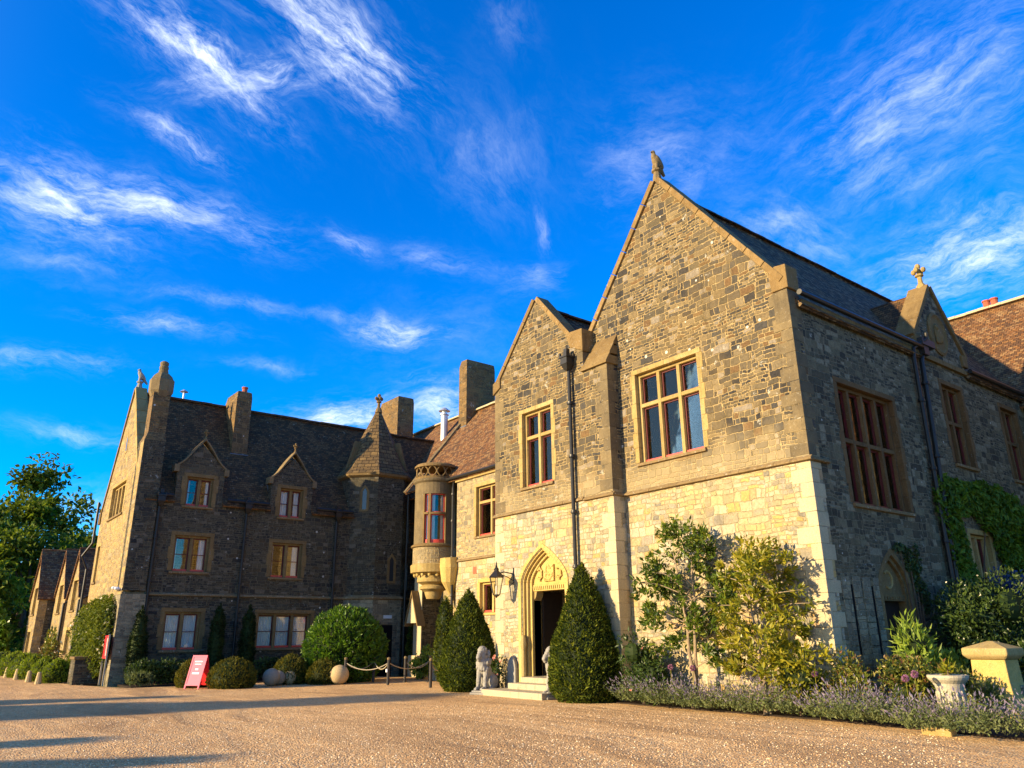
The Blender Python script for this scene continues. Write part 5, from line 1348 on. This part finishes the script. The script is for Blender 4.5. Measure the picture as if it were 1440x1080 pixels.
# wall climbers
def climber(name, label, cells, N, L, mat, pl, thick=.22, extra=None, droop=.5, group=None):
    t = thing(name, label, 'climber', P(pl, cells[0][0], 0, .1)); base = np.array(P(pl, cells[0][0], 0, .1))
    C = []; 
    wts = np.array([c[2] * c[3] for c in cells]); wts = wts / wts.sum()
    nv = np.array(P(pl, 0, 0, 1)) - np.array(P(pl, 0, 0, 0))
    for (u, z, a, b), w in zip(cells, wts):
        n = int(N * w); th = rng.uniform(0, 6.28, n); q = np.sqrt(rng.random(n))
        uu = u + a * q * np.cos(th); zz = z + b * q * np.sin(th); dd = .03 + thick * rng.random(n) * (1.1 - q * .7)
        C.append(np.array([P(pl, x, y, e) for x, y, e in zip(uu, zz, dd)]))
    C = np.concatenate(C) - base; C[:, 2] = np.maximum(C[:, 2], .05); n = len(C); l = L * rng.uniform(.6, 1.4, n)
    D = rand_dirs(n) * .9 + nv * .4 - np.array([0, 0, droop]); U = nv * 1.2 + rand_dirs(n) * .7 + np.array([0, 0, .5])
    parts = [(*leafquads(C, D, U, l, l * .5), 0)]
    if extra:
        m, cnt, sz = extra; i = rng.choice(len(C), cnt); P0 = C[i] + nv * .1
        for q in range(5):
            d_ = rand_dirs(cnt); parts.append((*leafquads(P0 + d_ * sz * .3, d_, rand_dirs(cnt), np.full(cnt, sz), np.full(cnt, sz * .8)), 1))
    mesh_np('foliage', parts, [mat] + ([extra[0]] if extra else []), t)
    sb = MB()
    for k in range(4):
        c = cells[(k * 2) % len(cells)]
        sb.tube([(0, 0, 0), tuple((np.array(P(pl, cells[0][0] * .5 + c[0] * .5, c[1] * .5, .05)) - base)), tuple(np.array(P(pl, c[0], c[1], .06)) - base)], [.04, .03, .012], 6)
    sb.build('stem', 'bark', t)
    return t
climber('wisteria', 'leafy green wisteria on the side wall around the low window', [(22.55, 4.9, .65, 1.0), (22.7, 3.8, .6, 1.0), (23.3, 5.3, .8, .55), (24.2, 5.35, .9, .5), (25.2, 5.2, 1.0, .8), (26.2, 4.7, 1.0, 1.3), (27.2, 4.6, 1.0, 1.2), (26.6, 3.2, 1.0, 1.0), (23.0, 2.9, .6, .8)], 6500, .19, VINE, ('y', YR), .35, droop=.8)
climber('ivy_trail', 'thin dark ivy trailing over the side-door arch', [(19.9, 3.4, .3, .3), (19.5, 3.68, .35, .12), (20.1, 3.0, .2, .4), (20.4, 2.5, .25, .4), (20.35, 3.45, .12, .4)], 800, .10, DULL, ('y', YR), .12)
def slab_hedge(name, label, loc, rad, N, L, mat, extra=None):
    return shrub(name, label, 'climber', loc, rad, N, L, mat, nblob=14, open_=.25, extra=extra)
climber('climbing_hydrangea', 'thick sunlit climber with white flowers on the golden gable', [(36.3, 2.3, 1.3, 1.2), (37.6, 2.3, 1.3, 1.2), (38.9, 2.2, 1.4, 1.2), (40.2, 2.1, 1.3, 1.2), (37.2, 1.0, 2.0, .9), (39.5, .9, 2.0, .9), (36.0, 1.5, .8, 1.2)], 9000, .15, CREEP, ('x', XL), .95, extra=(FLW, 26, .10))
climber('climbing_hydrangea', 'shaded corner climber dotted with white flowers', [(35.4, 2.6, .35, .6), (35.5, 1.6, .4, .8)], 900, .12, DULL, ('x', XL - .1), .35, extra=(FLW, 22, .10))

# ---- far-left border: mounds, small stones, low pier
for k, (x, y, r, h) in enumerate(((5.75, 39.0, .62, .95), (5.62, 41.2, .65, 1.0), (5.5, 43.6, .7, 1.1), (5.4, 46.2, .75, 1.15), (5.3, 49.2, .8, 1.2), (5.1, 53, .9, 1.2), (4.9, 57, .9, 1.2))):
    topiary('box_mound', 'lime green rounded mound in the row along the left border', 'mound', (x, y, 0), [(0, r * .85), (h * .3, r), (h * .65, r * .8), (h * .92, r * .35), (h, .04)], 2200, .10, HEDGE, 'lime green mounds along the left border', bumpy=.08)
for k, (x, y) in enumerate(((5.05, 38.3), (4.95, 40.4), (4.85, 43.6), (4.75, 46.6), (4.7, 50))):
    sb = MB().lathe((0, 0, 0), [(.14, 0), (.11, .22), (.08, .44), (.04, .47)], 8)
    o = sb.build('marker_stone', 'ball', bevel=.01); o.location = (x, y, 0)
    tag(o, 'short pale upright stone edging the drive before the lime mounds', 'marker stone', 'marker stones along the drive edge')
pb = MB().box(5.95, 6.95, 36.35, 37.3, -.05, .95); o = pb.build('low_pier', 'dark', bevel=.02)
MB().box(5.90, 7.0, 36.3, 37.35, .95, 1.06).build('cap', 'hamdark', o, bevel=.015); tag(o, 'low dark stone pier with a flat cap by the drive', 'stone pier')
shrub('border_shrub', 'low dark planting under the shaded wall left of the board', 'shrub', (8.3, 33.3, 0), (1.1, .7, .55), 1800, .12, DULL, nblob=9)
shrub('lavender_clump', 'blue-grey low clump at the shaded corner', 'shrub', (7.6, 32.9, 0), (.7, .5, .35), 900, .13, CAT, wd=.2, up=.9)
shrub('border_shrub', 'low dark planting under the two-light ground window', 'shrub', (10.3, 33.6, 0), (1.3, .5, .5), 1600, .12, DULL, nblob=9)
shrub('border_shrub', 'low dark planting under the three-light ground window', 'shrub', (13.2, 33.4, 0), (1.3, .5, .55), 1600, .12, DULL, nblob=9)
shrub('bay_bush', 'small bright yellow-green bush at the oriel pier foot', 'shrub', (18.0, 29.6, 0), (.55, .62, .75), 1500, .12, BRIGHT, wd=.5)
shrub('rose_bush', 'small rose with pale flowers behind the seated lion', 'shrub', (15.35, 20.65, 0), (.28, .4, .6), 420, .09, DULL, core=False, extra=(PINKF, 12, .08, 'blossom'))
shrub('bronze_shrub', 'reddish bronze shrub among the lime mounds', 'shrub', (6.3, 45.5, 0), (.6, 2.6, .8), 1800, .15, BRONZE, core=False)
shrub('rambling_rose', 'pale rose growing up before the low gables', 'shrub', (6.0, 43.2, 0), (.5, .9, 1.2), 1000, .16, ROSE, core=False, extra=(FLW, 12, .10, 'blossom'))
shrub('fig_bush', 'large bright-leaved bush at the end of the low range', 'shrub', (4.6, 58, 0), (1.3, 2.4, 2.5), 2600, .42, LAUREL, nblob=10)

# ---- catmint edging: too many spikes to count
def catmint():
    N = 5200; C = []; D = []; L = []; Cf = []; Df = []; Lf = []
    edge = [(15.25, 15.05), (15.15, 12.5), (15.15, 10.0), (14.95, 8.2), (14.75, 7.0), (14.62, 6.1), (14.6, 5.0), (14.6, 3.5)]
    cl = []
    for (x0, y0), (x1, y1) in zip(edge[:-1], edge[1:]):
        L_ = math.hypot(x1 - x0, y1 - y0); k = max(1, int(L_ / .38))
        for i in range(k):
            f = (i + rng.random()) / k; cl.append((x0 + (x1 - x0) * f + rng.uniform(-.40, .15), y0 + (y1 - y0) * f, rng.uniform(.50, .74), rng.uniform(.40, .60)))
    for (x, y, h, r) in cl:
        for s in range(150):
            a = rng.uniform(0, 6.28); q = math.sqrt(rng.random()); v = np.array([math.cos(a) * q * .9, math.sin(a) * q * .9, 1.0 - .35 * q]); v /= np.linalg.norm(v)
            b = np.array([x + math.cos(a) * q * r * .35, y + math.sin(a) * q * r * .35, .02]); hl = h * rng.uniform(.75, 1.25)
            for k in range(6):
                p = b + v * hl * (.25 + .75 * (k + rng.random()) / 6)
                d_ = v * .5 + rand_dirs(1)[0]
                if k >= 4 and rng.random() < .45: Cf.append(p); Df.append(v + rand_dirs(1)[0] * .45); Lf.append(rng.uniform(.04, .075))
                else: C.append(p); D.append(d_); L.append(rng.uniform(.045, .085))
            if rng.random() < .4: Cf.append(b + v * hl * 1.05); Df.append(v); Lf.append(rng.uniform(.06, .11))
    C = np.array(C); D = np.array(D); L = np.array(L); Cf = np.array(Cf); Df = np.array(Df); Lf = np.array(Lf)
    o = mesh_np('catmint_edging', [(*leafquads(C, D, rand_dirs(len(C)), L, L * .42), 0), (*leafquads(Cf, Df, rand_dirs(len(Cf)), Lf, Lf * .32), 1)], [CAT, CATF])
    tag(o, 'grey-green catmint edging with lilac spikes spilling onto gravel', 'catmint', kind='stuff')
catmint()
for (x, y, z, lb) in ((15.2, 13.37, .92, 'purple allium nearest the buttress'), (15.2, 12.69, .91, 'purple allium before the dark magnolia trunk'), (15.2, 11.66, .93, 'purple allium between the two magnolias'), (15.2, 10.78, .75, 'short purple allium before the yellow magnolia'), (15.1, 9.43, .88, 'purple allium near the house corner'), (14.95, 7.5, .86, 'purple allium just left of the urn'), (14.95, 7.32, .94, 'small pale allium touching the urn')):
    t = thing('allium', lb, 'allium', (x, y, 0), 'purple alliums in the bed')
    MB().tube([(0, 0, 0), (.02, .01, z * .5), (0, 0, z)], .008, 5).build('stem', MAGY, t)
    d_ = rand_dirs(130); mesh_np('flower_head', [(*leafquads(np.array([0, 0, z]) + d_ * .055, d_, rand_dirs(130), np.full(130, .04), np.full(130, .03)), 0)], [PURP], t)

# ---------------------------------------------------------------- trees
def tree(name, label, loc, h, cr, N, L, mat=None, trunk=.35, nb=9, cz=.30, flat=.8, group=None):
    t = thing(name, label, 'tree', loc, group); tb = MB()
    pts = [Vector((0, 0, -.3))]
    for k in range(1, 6): pts.append(Vector((rng.uniform(-.03, .03) * h, rng.uniform(-.03, .03) * h, h * .85 * k / 5)))
    tb.tube(pts, [trunk * (1 - .8 * k / 5) for k in range(6)], 8)
    clumps = []
    for k in range(nb * 3):
        s = rng.uniform(cz, 1.0); a = rng.uniform(0, 6.28); q = (s - cz) / (1 - cz)
        rr = cr * (math.sin((q * .82 + .14) * math.pi) ** .75) * rng.uniform(.45, 1.0)
        e = Vector((rr * math.cos(a), rr * math.sin(a), h * s * .97)); b = pts[0].lerp(pts[-1], max(.15, s * .8 - .1))
        if k < nb * 2: tb.tube([b, b.lerp(e, .5) + Vector((0, 0, .04 * h)), e], [trunk * .28, trunk * .16, .02], 5)
        clumps.append((np.array(e), rng.uniform(.24, .42) * cr))
    clumps.append((np.array([0, 0, h * .93]), cr * .3))
    tb.build('trunk', 'bark', t)
    per = N // len(clumps); C = []; Dn = []
    for c, r in clumps:
        dr = rand_dirs(per); p = c + dr * np.array([1, 1, flat]) * r * (rng.random(per) ** .45).reshape(-1, 1) * rng.uniform(.75, 1.25, (per, 1)); C.append(p); Dn.append(dr)
    C = np.concatenate(C); Dn = np.concatenate(Dn); n = len(C); l = L * rng.uniform(.6, 1.4, n)
    mesh_np('crown', [(*leafquads(C, Dn + rand_dirs(n) - np.array([0, 0, .1]), rand_dirs(n) * .8 + np.array([0, 0, 1]), l, l * .55), 0)], [mat or TREE], t)
    return t
tree('beech_tree', 'tall feathery beech rising behind the low gables', (9.6, 95, 0), 19.3, 6.6, 11500, .6, trunk=.5, nb=12, cz=.18)
tree('beech_tree', 'rounded dark tree at the left edge of the photo', (1.5, 88, 0), 13.8, 7.5, 8500, .6, trunk=.5, nb=11, cz=.12)
tree('beech_tree', 'lower dark tree between the beech and the low range', (8.5, 82, 0), 11, 6.5, 9000, .55, trunk=.4, nb=10, cz=.1)
tree('beech_tree', 'dark tree filling the gap under the tall beech', (3.8, 74, 0), 7.5, 5.5, 7000, .5, trunk=.35, nb=10, cz=.06)
tree('beech_tree', 'distant tree right of the tall beech', (18, 112, 0), 14, 7, 6000, .7, trunk=.4, nb=9, cz=.15)
# trees west of the court (outside the picture) whose long shadows cross the gravel
sd = Vector((math.cos(SUN_AZ), math.sin(SUN_AZ), 0)); k_ = 1 / math.tan(SUN_EL)
for i, (tx_, ty_, h, r, N, lb) in enumerate(((4.3, 12.75, 8.5, 1.25, 5000, 'slim clipped tree west of the drive, southernmost'), (4.2, 15.9, 8.5, 1.0, 5000, 'slim clipped tree west of the drive, next from the south'), (13.6, 20.7, 12.5, 2.6, 9000, 'broad tree west of the drive'), (7.4, 22.0, 12.0, 3.0, 8000, 'spreading tree west of the drive beside the broad one'), (9.0, 26.0, 12, 1.6, 5000, 'narrow tree west of the drive, northernmost'))):
    p = Vector((tx_, ty_, 0)) + sd * h * k_
    tree('lime_tree', lb, (p.x, p.y, 0), h, r, N, .32 if i < 2 else .42, trunk=.22, nb=9, cz=.05 if i < 2 else .2)

# ---------------------------------------------------------------- things in the court
# steps
st = thing('entrance_steps', 'pale stone steps rising to the front doorway', 'steps', (14.6, 18.7, 0)); WORLD.append(st)
MB().box(14.35, 15.58, 17.3, 20.15, -.1, .17).build('step', 'step', st, bevel=.02)
MB().box(14.95, 15.58, 17.75, 19.62, .17, .34).build('step', 'step', st, bevel=.02)
MB().box(15.3, 16.1, 17.86, 19.44, .34, .50).build('step', 'step', st, bevel=.02)
o = MB().pprism(pp, [(19.88, .17), (20.3, .17)] + [(20.3, .75), (20.26, .9), (20.18, 1.02), (20.09, 1.09), (20.0, 1.02), (19.92, .9), (19.88, .75)], .05, .15).build('arched_stone', 'lion', bevel=.015)
tag(o, 'small round-headed stone slab leaning beside the doorway', 'stone slab')

# seated lions
def lion(label, loc, yaw):
    t = thing('lion_statue', label, 'lion statue', loc)
    b = MB().box(-.52, .40, -.26, .26, 0, .07); b.box(-.48, .36, -.22, .22, .07, .12); b.build('base', 'lion', t, bevel=.02)
    m = MB(); E3 = lambda c, r, ry=0: m.ell((c[0], c[1] * .9, c[2]), r[0], r[1] * .86, r[2], rot=Matrix.Rotation(R(ry), 3, 'Y'))
    E3((.16, 0, .38), (.27, .22, .28)); E3((.02, 0, .62), (.20, .19, .34), -18); E3((-.12, 0, .82), (.19, .19, .28), -8)
    E3((-.18, 0, 1.10), (.20, .20, .24)); E3((-.15, 0, .92), (.23, .22, .26)); E3((-.20, 0, 1.26), (.17, .17, .14))
    E3((-.36, 0, 1.10), (.12, .10, .11)); E3((-.43, 0, 1.06), (.07, .085, .07)); E3((-.40, 0, .99), (.06, .07, .05)); E3((-.33, 0, 1.2), (.09, .11, .06))
    for s in (-1, 1):
        m.tube([(-.14, .12 * s, .78), (-.22, .125 * s, .45), (-.25, .125 * s, .17)], [.11, .075, .065], 10); E3((-.32, .125 * s, .165), (.12, .075, .06))
        for k in (-1, 0, 1): E3((-.41, .125 * s + k * .042, .15), (.045, .026, .035))
        E3((.16, .20 * s, .34), (.22, .10, .21), 20); E3((.02, .22 * s, .165), (.17, .075, .06)); E3((-.12, .22 * s, .15), (.05, .06, .04))
        E3((-.20, .16 * s, 1.28), (.05, .035, .055)); E3((-.40, .05 * s, 1.15), (.03, .03, .02))
    for k in range(46):
        a = rng.uniform(-2.3, 2.3); z = rng.uniform(.66, 1.3); r = .205 - .05 * abs(z - .98)
        if abs(a) > 1.9 or z < 1.0: m.ell((-.13 - r * math.cos(a) * (1 if z < .99 else .35), r * math.sin(a) * 1.05, z), .045, .045, .085, n=7, m=5)
    m.tube([(.40, 0, .16), (.44, .12, .16), (.34, .24, .16), (.14, .30, .17)], [.05, .045, .04, .06], 8)
    fuse(m, 'lion_body', 'lion', t, vox=.018, smooth=2, disp=.008, dscale=22)
    t.rotation_euler = (0, 0, yaw); return t
l1 = lion('grey stone seated lion in front of the left yew', (14.75, 20.45, 0), R(20))
l2 = copy_tree(l1, (15.05, 17.42, .0), 'stone seated lion mostly hidden behind the right yew', R(-8))
# pale statue behind the left yew
t = thing('garden_statue', 'pale mossy-topped garden statue half hidden left of the yew', 'statue', (17.9, 28.15, 0))
MB().box(-.22, .22, -.22, .22, 0, .55).build('plinth', 'urn', t, bevel=.02)
m = MB(); m.ell((0, 0, .75), .2, .2, .28); m.ell((-.03, 0, 1.05), .17, .17, .2); m.ell((-.05, 0, 1.24), .18, .19, .13); m.ell((-.17, 0, 1.1), .08, .08, .08)
for s in (-1, 1): m.ell((-.1, .14 * s, .8), .08, .07, .2)
fuse(m, 'statue_body', 'urn', t, vox=.022, smooth=3, disp=.01, dscale=18)
# stone balls
for (x, y, r, mt, lb) in ((11.45, 29.55, .32, 'ballgrey', 'grey stone ball at the front of the left group'), (11.85, 29.9, .27, 'ballgrey', 'dark shaded stone ball between its two neighbours'), (12.35, 30.0, .27, 'ball', 'small tan stone ball at the right of the group'), (11.9, 30.5, .27, 'ballgrey', 'stone ball at the back of the left group'), (13.75, 28.62, .36, 'ball', 'yellow sandstone ball standing alone by the rope posts')):
    o = MB().ell((0, 0, r - .01), r, r, r * .98, n=28, m=18).build('stone_ball', mt, smooth=True)
    for p in o.data.polygons: p.use_smooth = True
    o.location = (x, y, 0); tag(o, lb, 'stone ball')
# posts and ropes
posts = [(13.95, 28.55, 'rope post farthest left, in front of the turret'), (15.35, 28.9, 'rope post second from the left at the back'), (14.9, 26.9, 'front rope post with a small tag'), (16.2, 27.9, 'rope post left of the oriel pier, near row'), (17.4, 28.0, 'rope post just left of the oriel pier'), (15.2, 24.4, 'nearest dark rope post, standing right of the others'), (16.6, 25.6, 'rope post hidden against the oriel pier')]
for i, (x, y, lb) in enumerate(posts):
    t = thing('rope_post', lb, 'post', (x, y, 0), 'rope posts before the oriel')
    MB().tube([(0, 0, -.1), (0, 0, .88)], .055, 12).build('post', 'wood', t)
    MB().lathe((0, 0, .88), [(.05, 0), (.062, .015), (.062, .06), (.045, .085), (.02, .095)], 12).build('cap', 'stack', t)
    if i == 2: MB().box(-.09, -.055, -.05, .05, .45, .56).build('tag', 'white', t)
for (a, b, lb) in ((0, 2, 'rope slung between the left post and the tagged post'), (0, 1, 'rope slung at the back from the left post'), (2, 4, 'rope running from the tagged post towards the pier'), (3, 4, 'short rope behind, left of the pier'), (5, 6, 'rope from the nearest post back to the pier'), (1, 2, 'rope between the back post and the tagged post')):
    A = Vector((*posts[a][:2], .78)); B = Vector((*posts[b][:2], .78))
    pts = []
    for i in range(15):
        f = i / 14; q = A.lerp(B, f); q.z -= .26 * (1 - (2 * f - 1) ** 2) + 0; pts.append(q)
    o = MB().tube(pts, .016, 6).build('rope', 'rope'); tag(o, lb, 'rope', 'ropes between the posts')
# pink A-board
t = thing('pink_a_board', 'pink folding pavement board standing before the box domes', 'sign board', (9.0, 30.2, 0))
def board(sg, mat, name):
    mb = MB(); lean = R(17) * sg; rot = Matrix.Rotation(lean, 4, 'Y'); off = Vector((0, 0, 1.12))
    def bx(y0, y1, z0, z1, t0, t1):
        vs = [off + rot @ Vector((x, y, z)) for x in (t0, t1) for y in (y0, y1) for z in (z0, z1)]
        mb.add(vs, [(0, 1, 3, 2), (4, 6, 7, 5), (0, 4, 5, 1), (2, 3, 7, 6), (0, 2, 6, 4), (1, 5, 7, 3)])
    bx(-.30, -.25, -1.17, 0, -.02, .02); bx(.25, .30, -1.17, 0, -.02, .02); bx(-.25, .25, -.06, 0, -.02, .02); bx(-.25, .25, -1.06, -1.0, -.02, .02); bx(-.25, .25, -1.0, -.06, -.008, .008)
    o = mb.build(name, mat, t)
    if sg > 0:
        for q in ((-.15, .15, -.24, -.20), (-.13, .13, -.33, -.30), (-.06, .06, -.52, -.46), (-.14, .14, -.66, -.60)):
            mb = MB(); bx(*q, -.012, -.008); mb.build('writing_line', 'white', o)
    return o
board(1, 'pink', 'front_board'); board(-1, 'pinkred', 'back_board')
t.rotation_euler = (0, 0, R(38))
# red board near the corner
t = thing('red_notice', 'narrow red notice board with white edges at the shaded corner', 'notice board', (6.75, 35.0, 0))
MB().box(-.03, .03, -.32, .32, 1.0, 1.85).build('board', 'pinkred', t); MB().box(-.03, .03, -.35, -.32, 0, 1.9).build('post', 'urn', t); MB().box(-.03, .03, .32, .35, 0, 1.9).build('post', 'urn', t)
MB().box(-.034, -.03, -.24, -.18, 1.1, 1.75).build('writing', 'white', t)
# urn and pier on the right
t = thing('stone_urn', 'pale stone urn planter in the catmint bed', 'urn', (15.75, 7.1, .0)); t.scale = (.9, .9, .95)
MB().lathe((0, 0, 0), [(.30, 0), (.30, .12), (.22, .17), (.22, .22), (.25, .26), (.255, .34), (.245, .40), (.26, .66), (.30, .80), (.37, .87), (.39, .91), (.39, .95), (.35, .96), (.31, .9), (.05, .88)], 28).build('bowl', 'urn', t)
d_ = MB()
for k in range(14):
    a = k / 14 * 6.283; d_.ell((.262 * math.cos(a), .262 * math.sin(a), .55), .025, .025, .13, n=7, m=6)
d_.build('fluting', 'urn', t)
shrub('urn_plant', 'leafy yellow-green plant growing out of the urn', 'plant', (15.75, 7.1, .85), (.2, .22, .16), 90, .13, MAGY, wd=.35, up=.9, core=False, nblob=4, stems=3)
t = thing('gate_pier', 'square yellow stone gate pier with a pyramid cap', 'gate pier', (18.3, 7.25, 0))
mb = MB(); h0 = .36
def fr(h, w0): return [(-w0, -w0, h), (w0, -w0, h), (w0, w0, h), (-w0, w0, h)]
L_ = fr(-.1, .46) + fr(.35, .40) + fr(.7, .345) + fr(1.12, .33)
mb.add(L_, [(0, 3, 2, 1), (12, 13, 14, 15)] + [(j * 4 + i, j * 4 + (i + 1) % 4, j * 4 + 4 + (i + 1) % 4, j * 4 + 4 + i) for j in range(3) for i in range(4)])
mb.build('shaft', 'hambright', t, bevel=.02)
mb = MB(); L_ = fr(1.12, .36) + fr(1.2, .44) + fr(1.34, .44) + fr(1.48, .05)
mb.add(L_, [(0, 3, 2, 1), (12, 13, 14, 15)] + [(j * 4 + i, j * 4 + (i + 1) % 4, j * 4 + 4 + (i + 1) % 4, j * 4 + 4 + i) for j in range(3) for i in range(4)])
mb.build('cap', 'ham', t, bevel=.03)
o = MB().box(18.36, 24, 6.85, 7.25, -.05, .62).build('garden_wall', 'shadelow', bevel=.02); tag(o, 'low stone wall running right from the gate pier', 'wall')
o = MB().box(17.8, 18.2, 7.5, 9.0, -.05, .72).build('garden_wall', 'ham', bevel=.02); tag(o, 'low yellow wall between the gate pier and the house', 'wall')
# lanterns on wall brackets
def lantern(label, loc):
    t = thing('wall_lantern', label, 'lantern', loc)
    m = MB(); 
    def hx(r, z): return [(r * math.cos(R(60 * k)), r * math.sin(R(60 * k)), z) for k in range(6)]
    def ring(mb, a, b):
        k = len(mb.v); mb.v += a + b
        for i in range(6): mb.f.append((k + i, k + (i + 1) % 6, k + 6 + (i + 1) % 6, k + 6 + i))
    ring(m, hx(.30, .62), hx(.09, .84)); ring(m, hx(.09, .84), hx(.10, .90)); ring(m, hx(.10, .90), hx(.03, .98)); m.f.append(tuple(len(m.v) - 6 + i for i in range(6))); m.f.append(tuple(range(5, -1, -1)))
    m.lathe((0, 0, .96), [(.03, 0), (.045, .04), (.02, .09), (.03, .12), (.004, .22)], 8)
    m.lathe((0, 0, 0), [(.02, -.10), (.05, -.05), (.12, -.02), (.12, .02)], 6)
    for k in range(6):
        a, b = Vector(hx(.13, .0)[k]), Vector(hx(.27, .62)[k]); m.tube([a, b], .012, 5)
        m.tube([hx(.27, .62)[k], hx(.27, .62)[(k + 1) % 6]], .014, 5)
    m.build('lantern_frame', 'iron', t)
    gm = MB(); ring(gm, hx(.125, .01), hx(.262, .61)); gm.build('lantern_pane', 'glass', t)
    MB().lathe((0, 0, .02), [(.03, 0), (.03, .25), (.02, .3)], 8).build('lamp_holder', 'white', t)
    b = MB(); b.tube([(0, 0, .72), (.25, -.1, .80), (.62, -.2, .74)], .022, 6)
    b.tube([(.62, -.2, .95), (.62, -.2, .45), (.45, -.16, .30)], .02, 6); b.tube([(.62, -.2, .5), (.4, -.14, .62), (.15, -.05, .72)], .015, 6)
    b.build('bracket', 'iron', t)
    return t
l_ = lantern('large black wall lantern on a scrolled bracket left of the doorway', (15.03, 20.28, 2.93)); l_.scale = (.9, .9, .9)
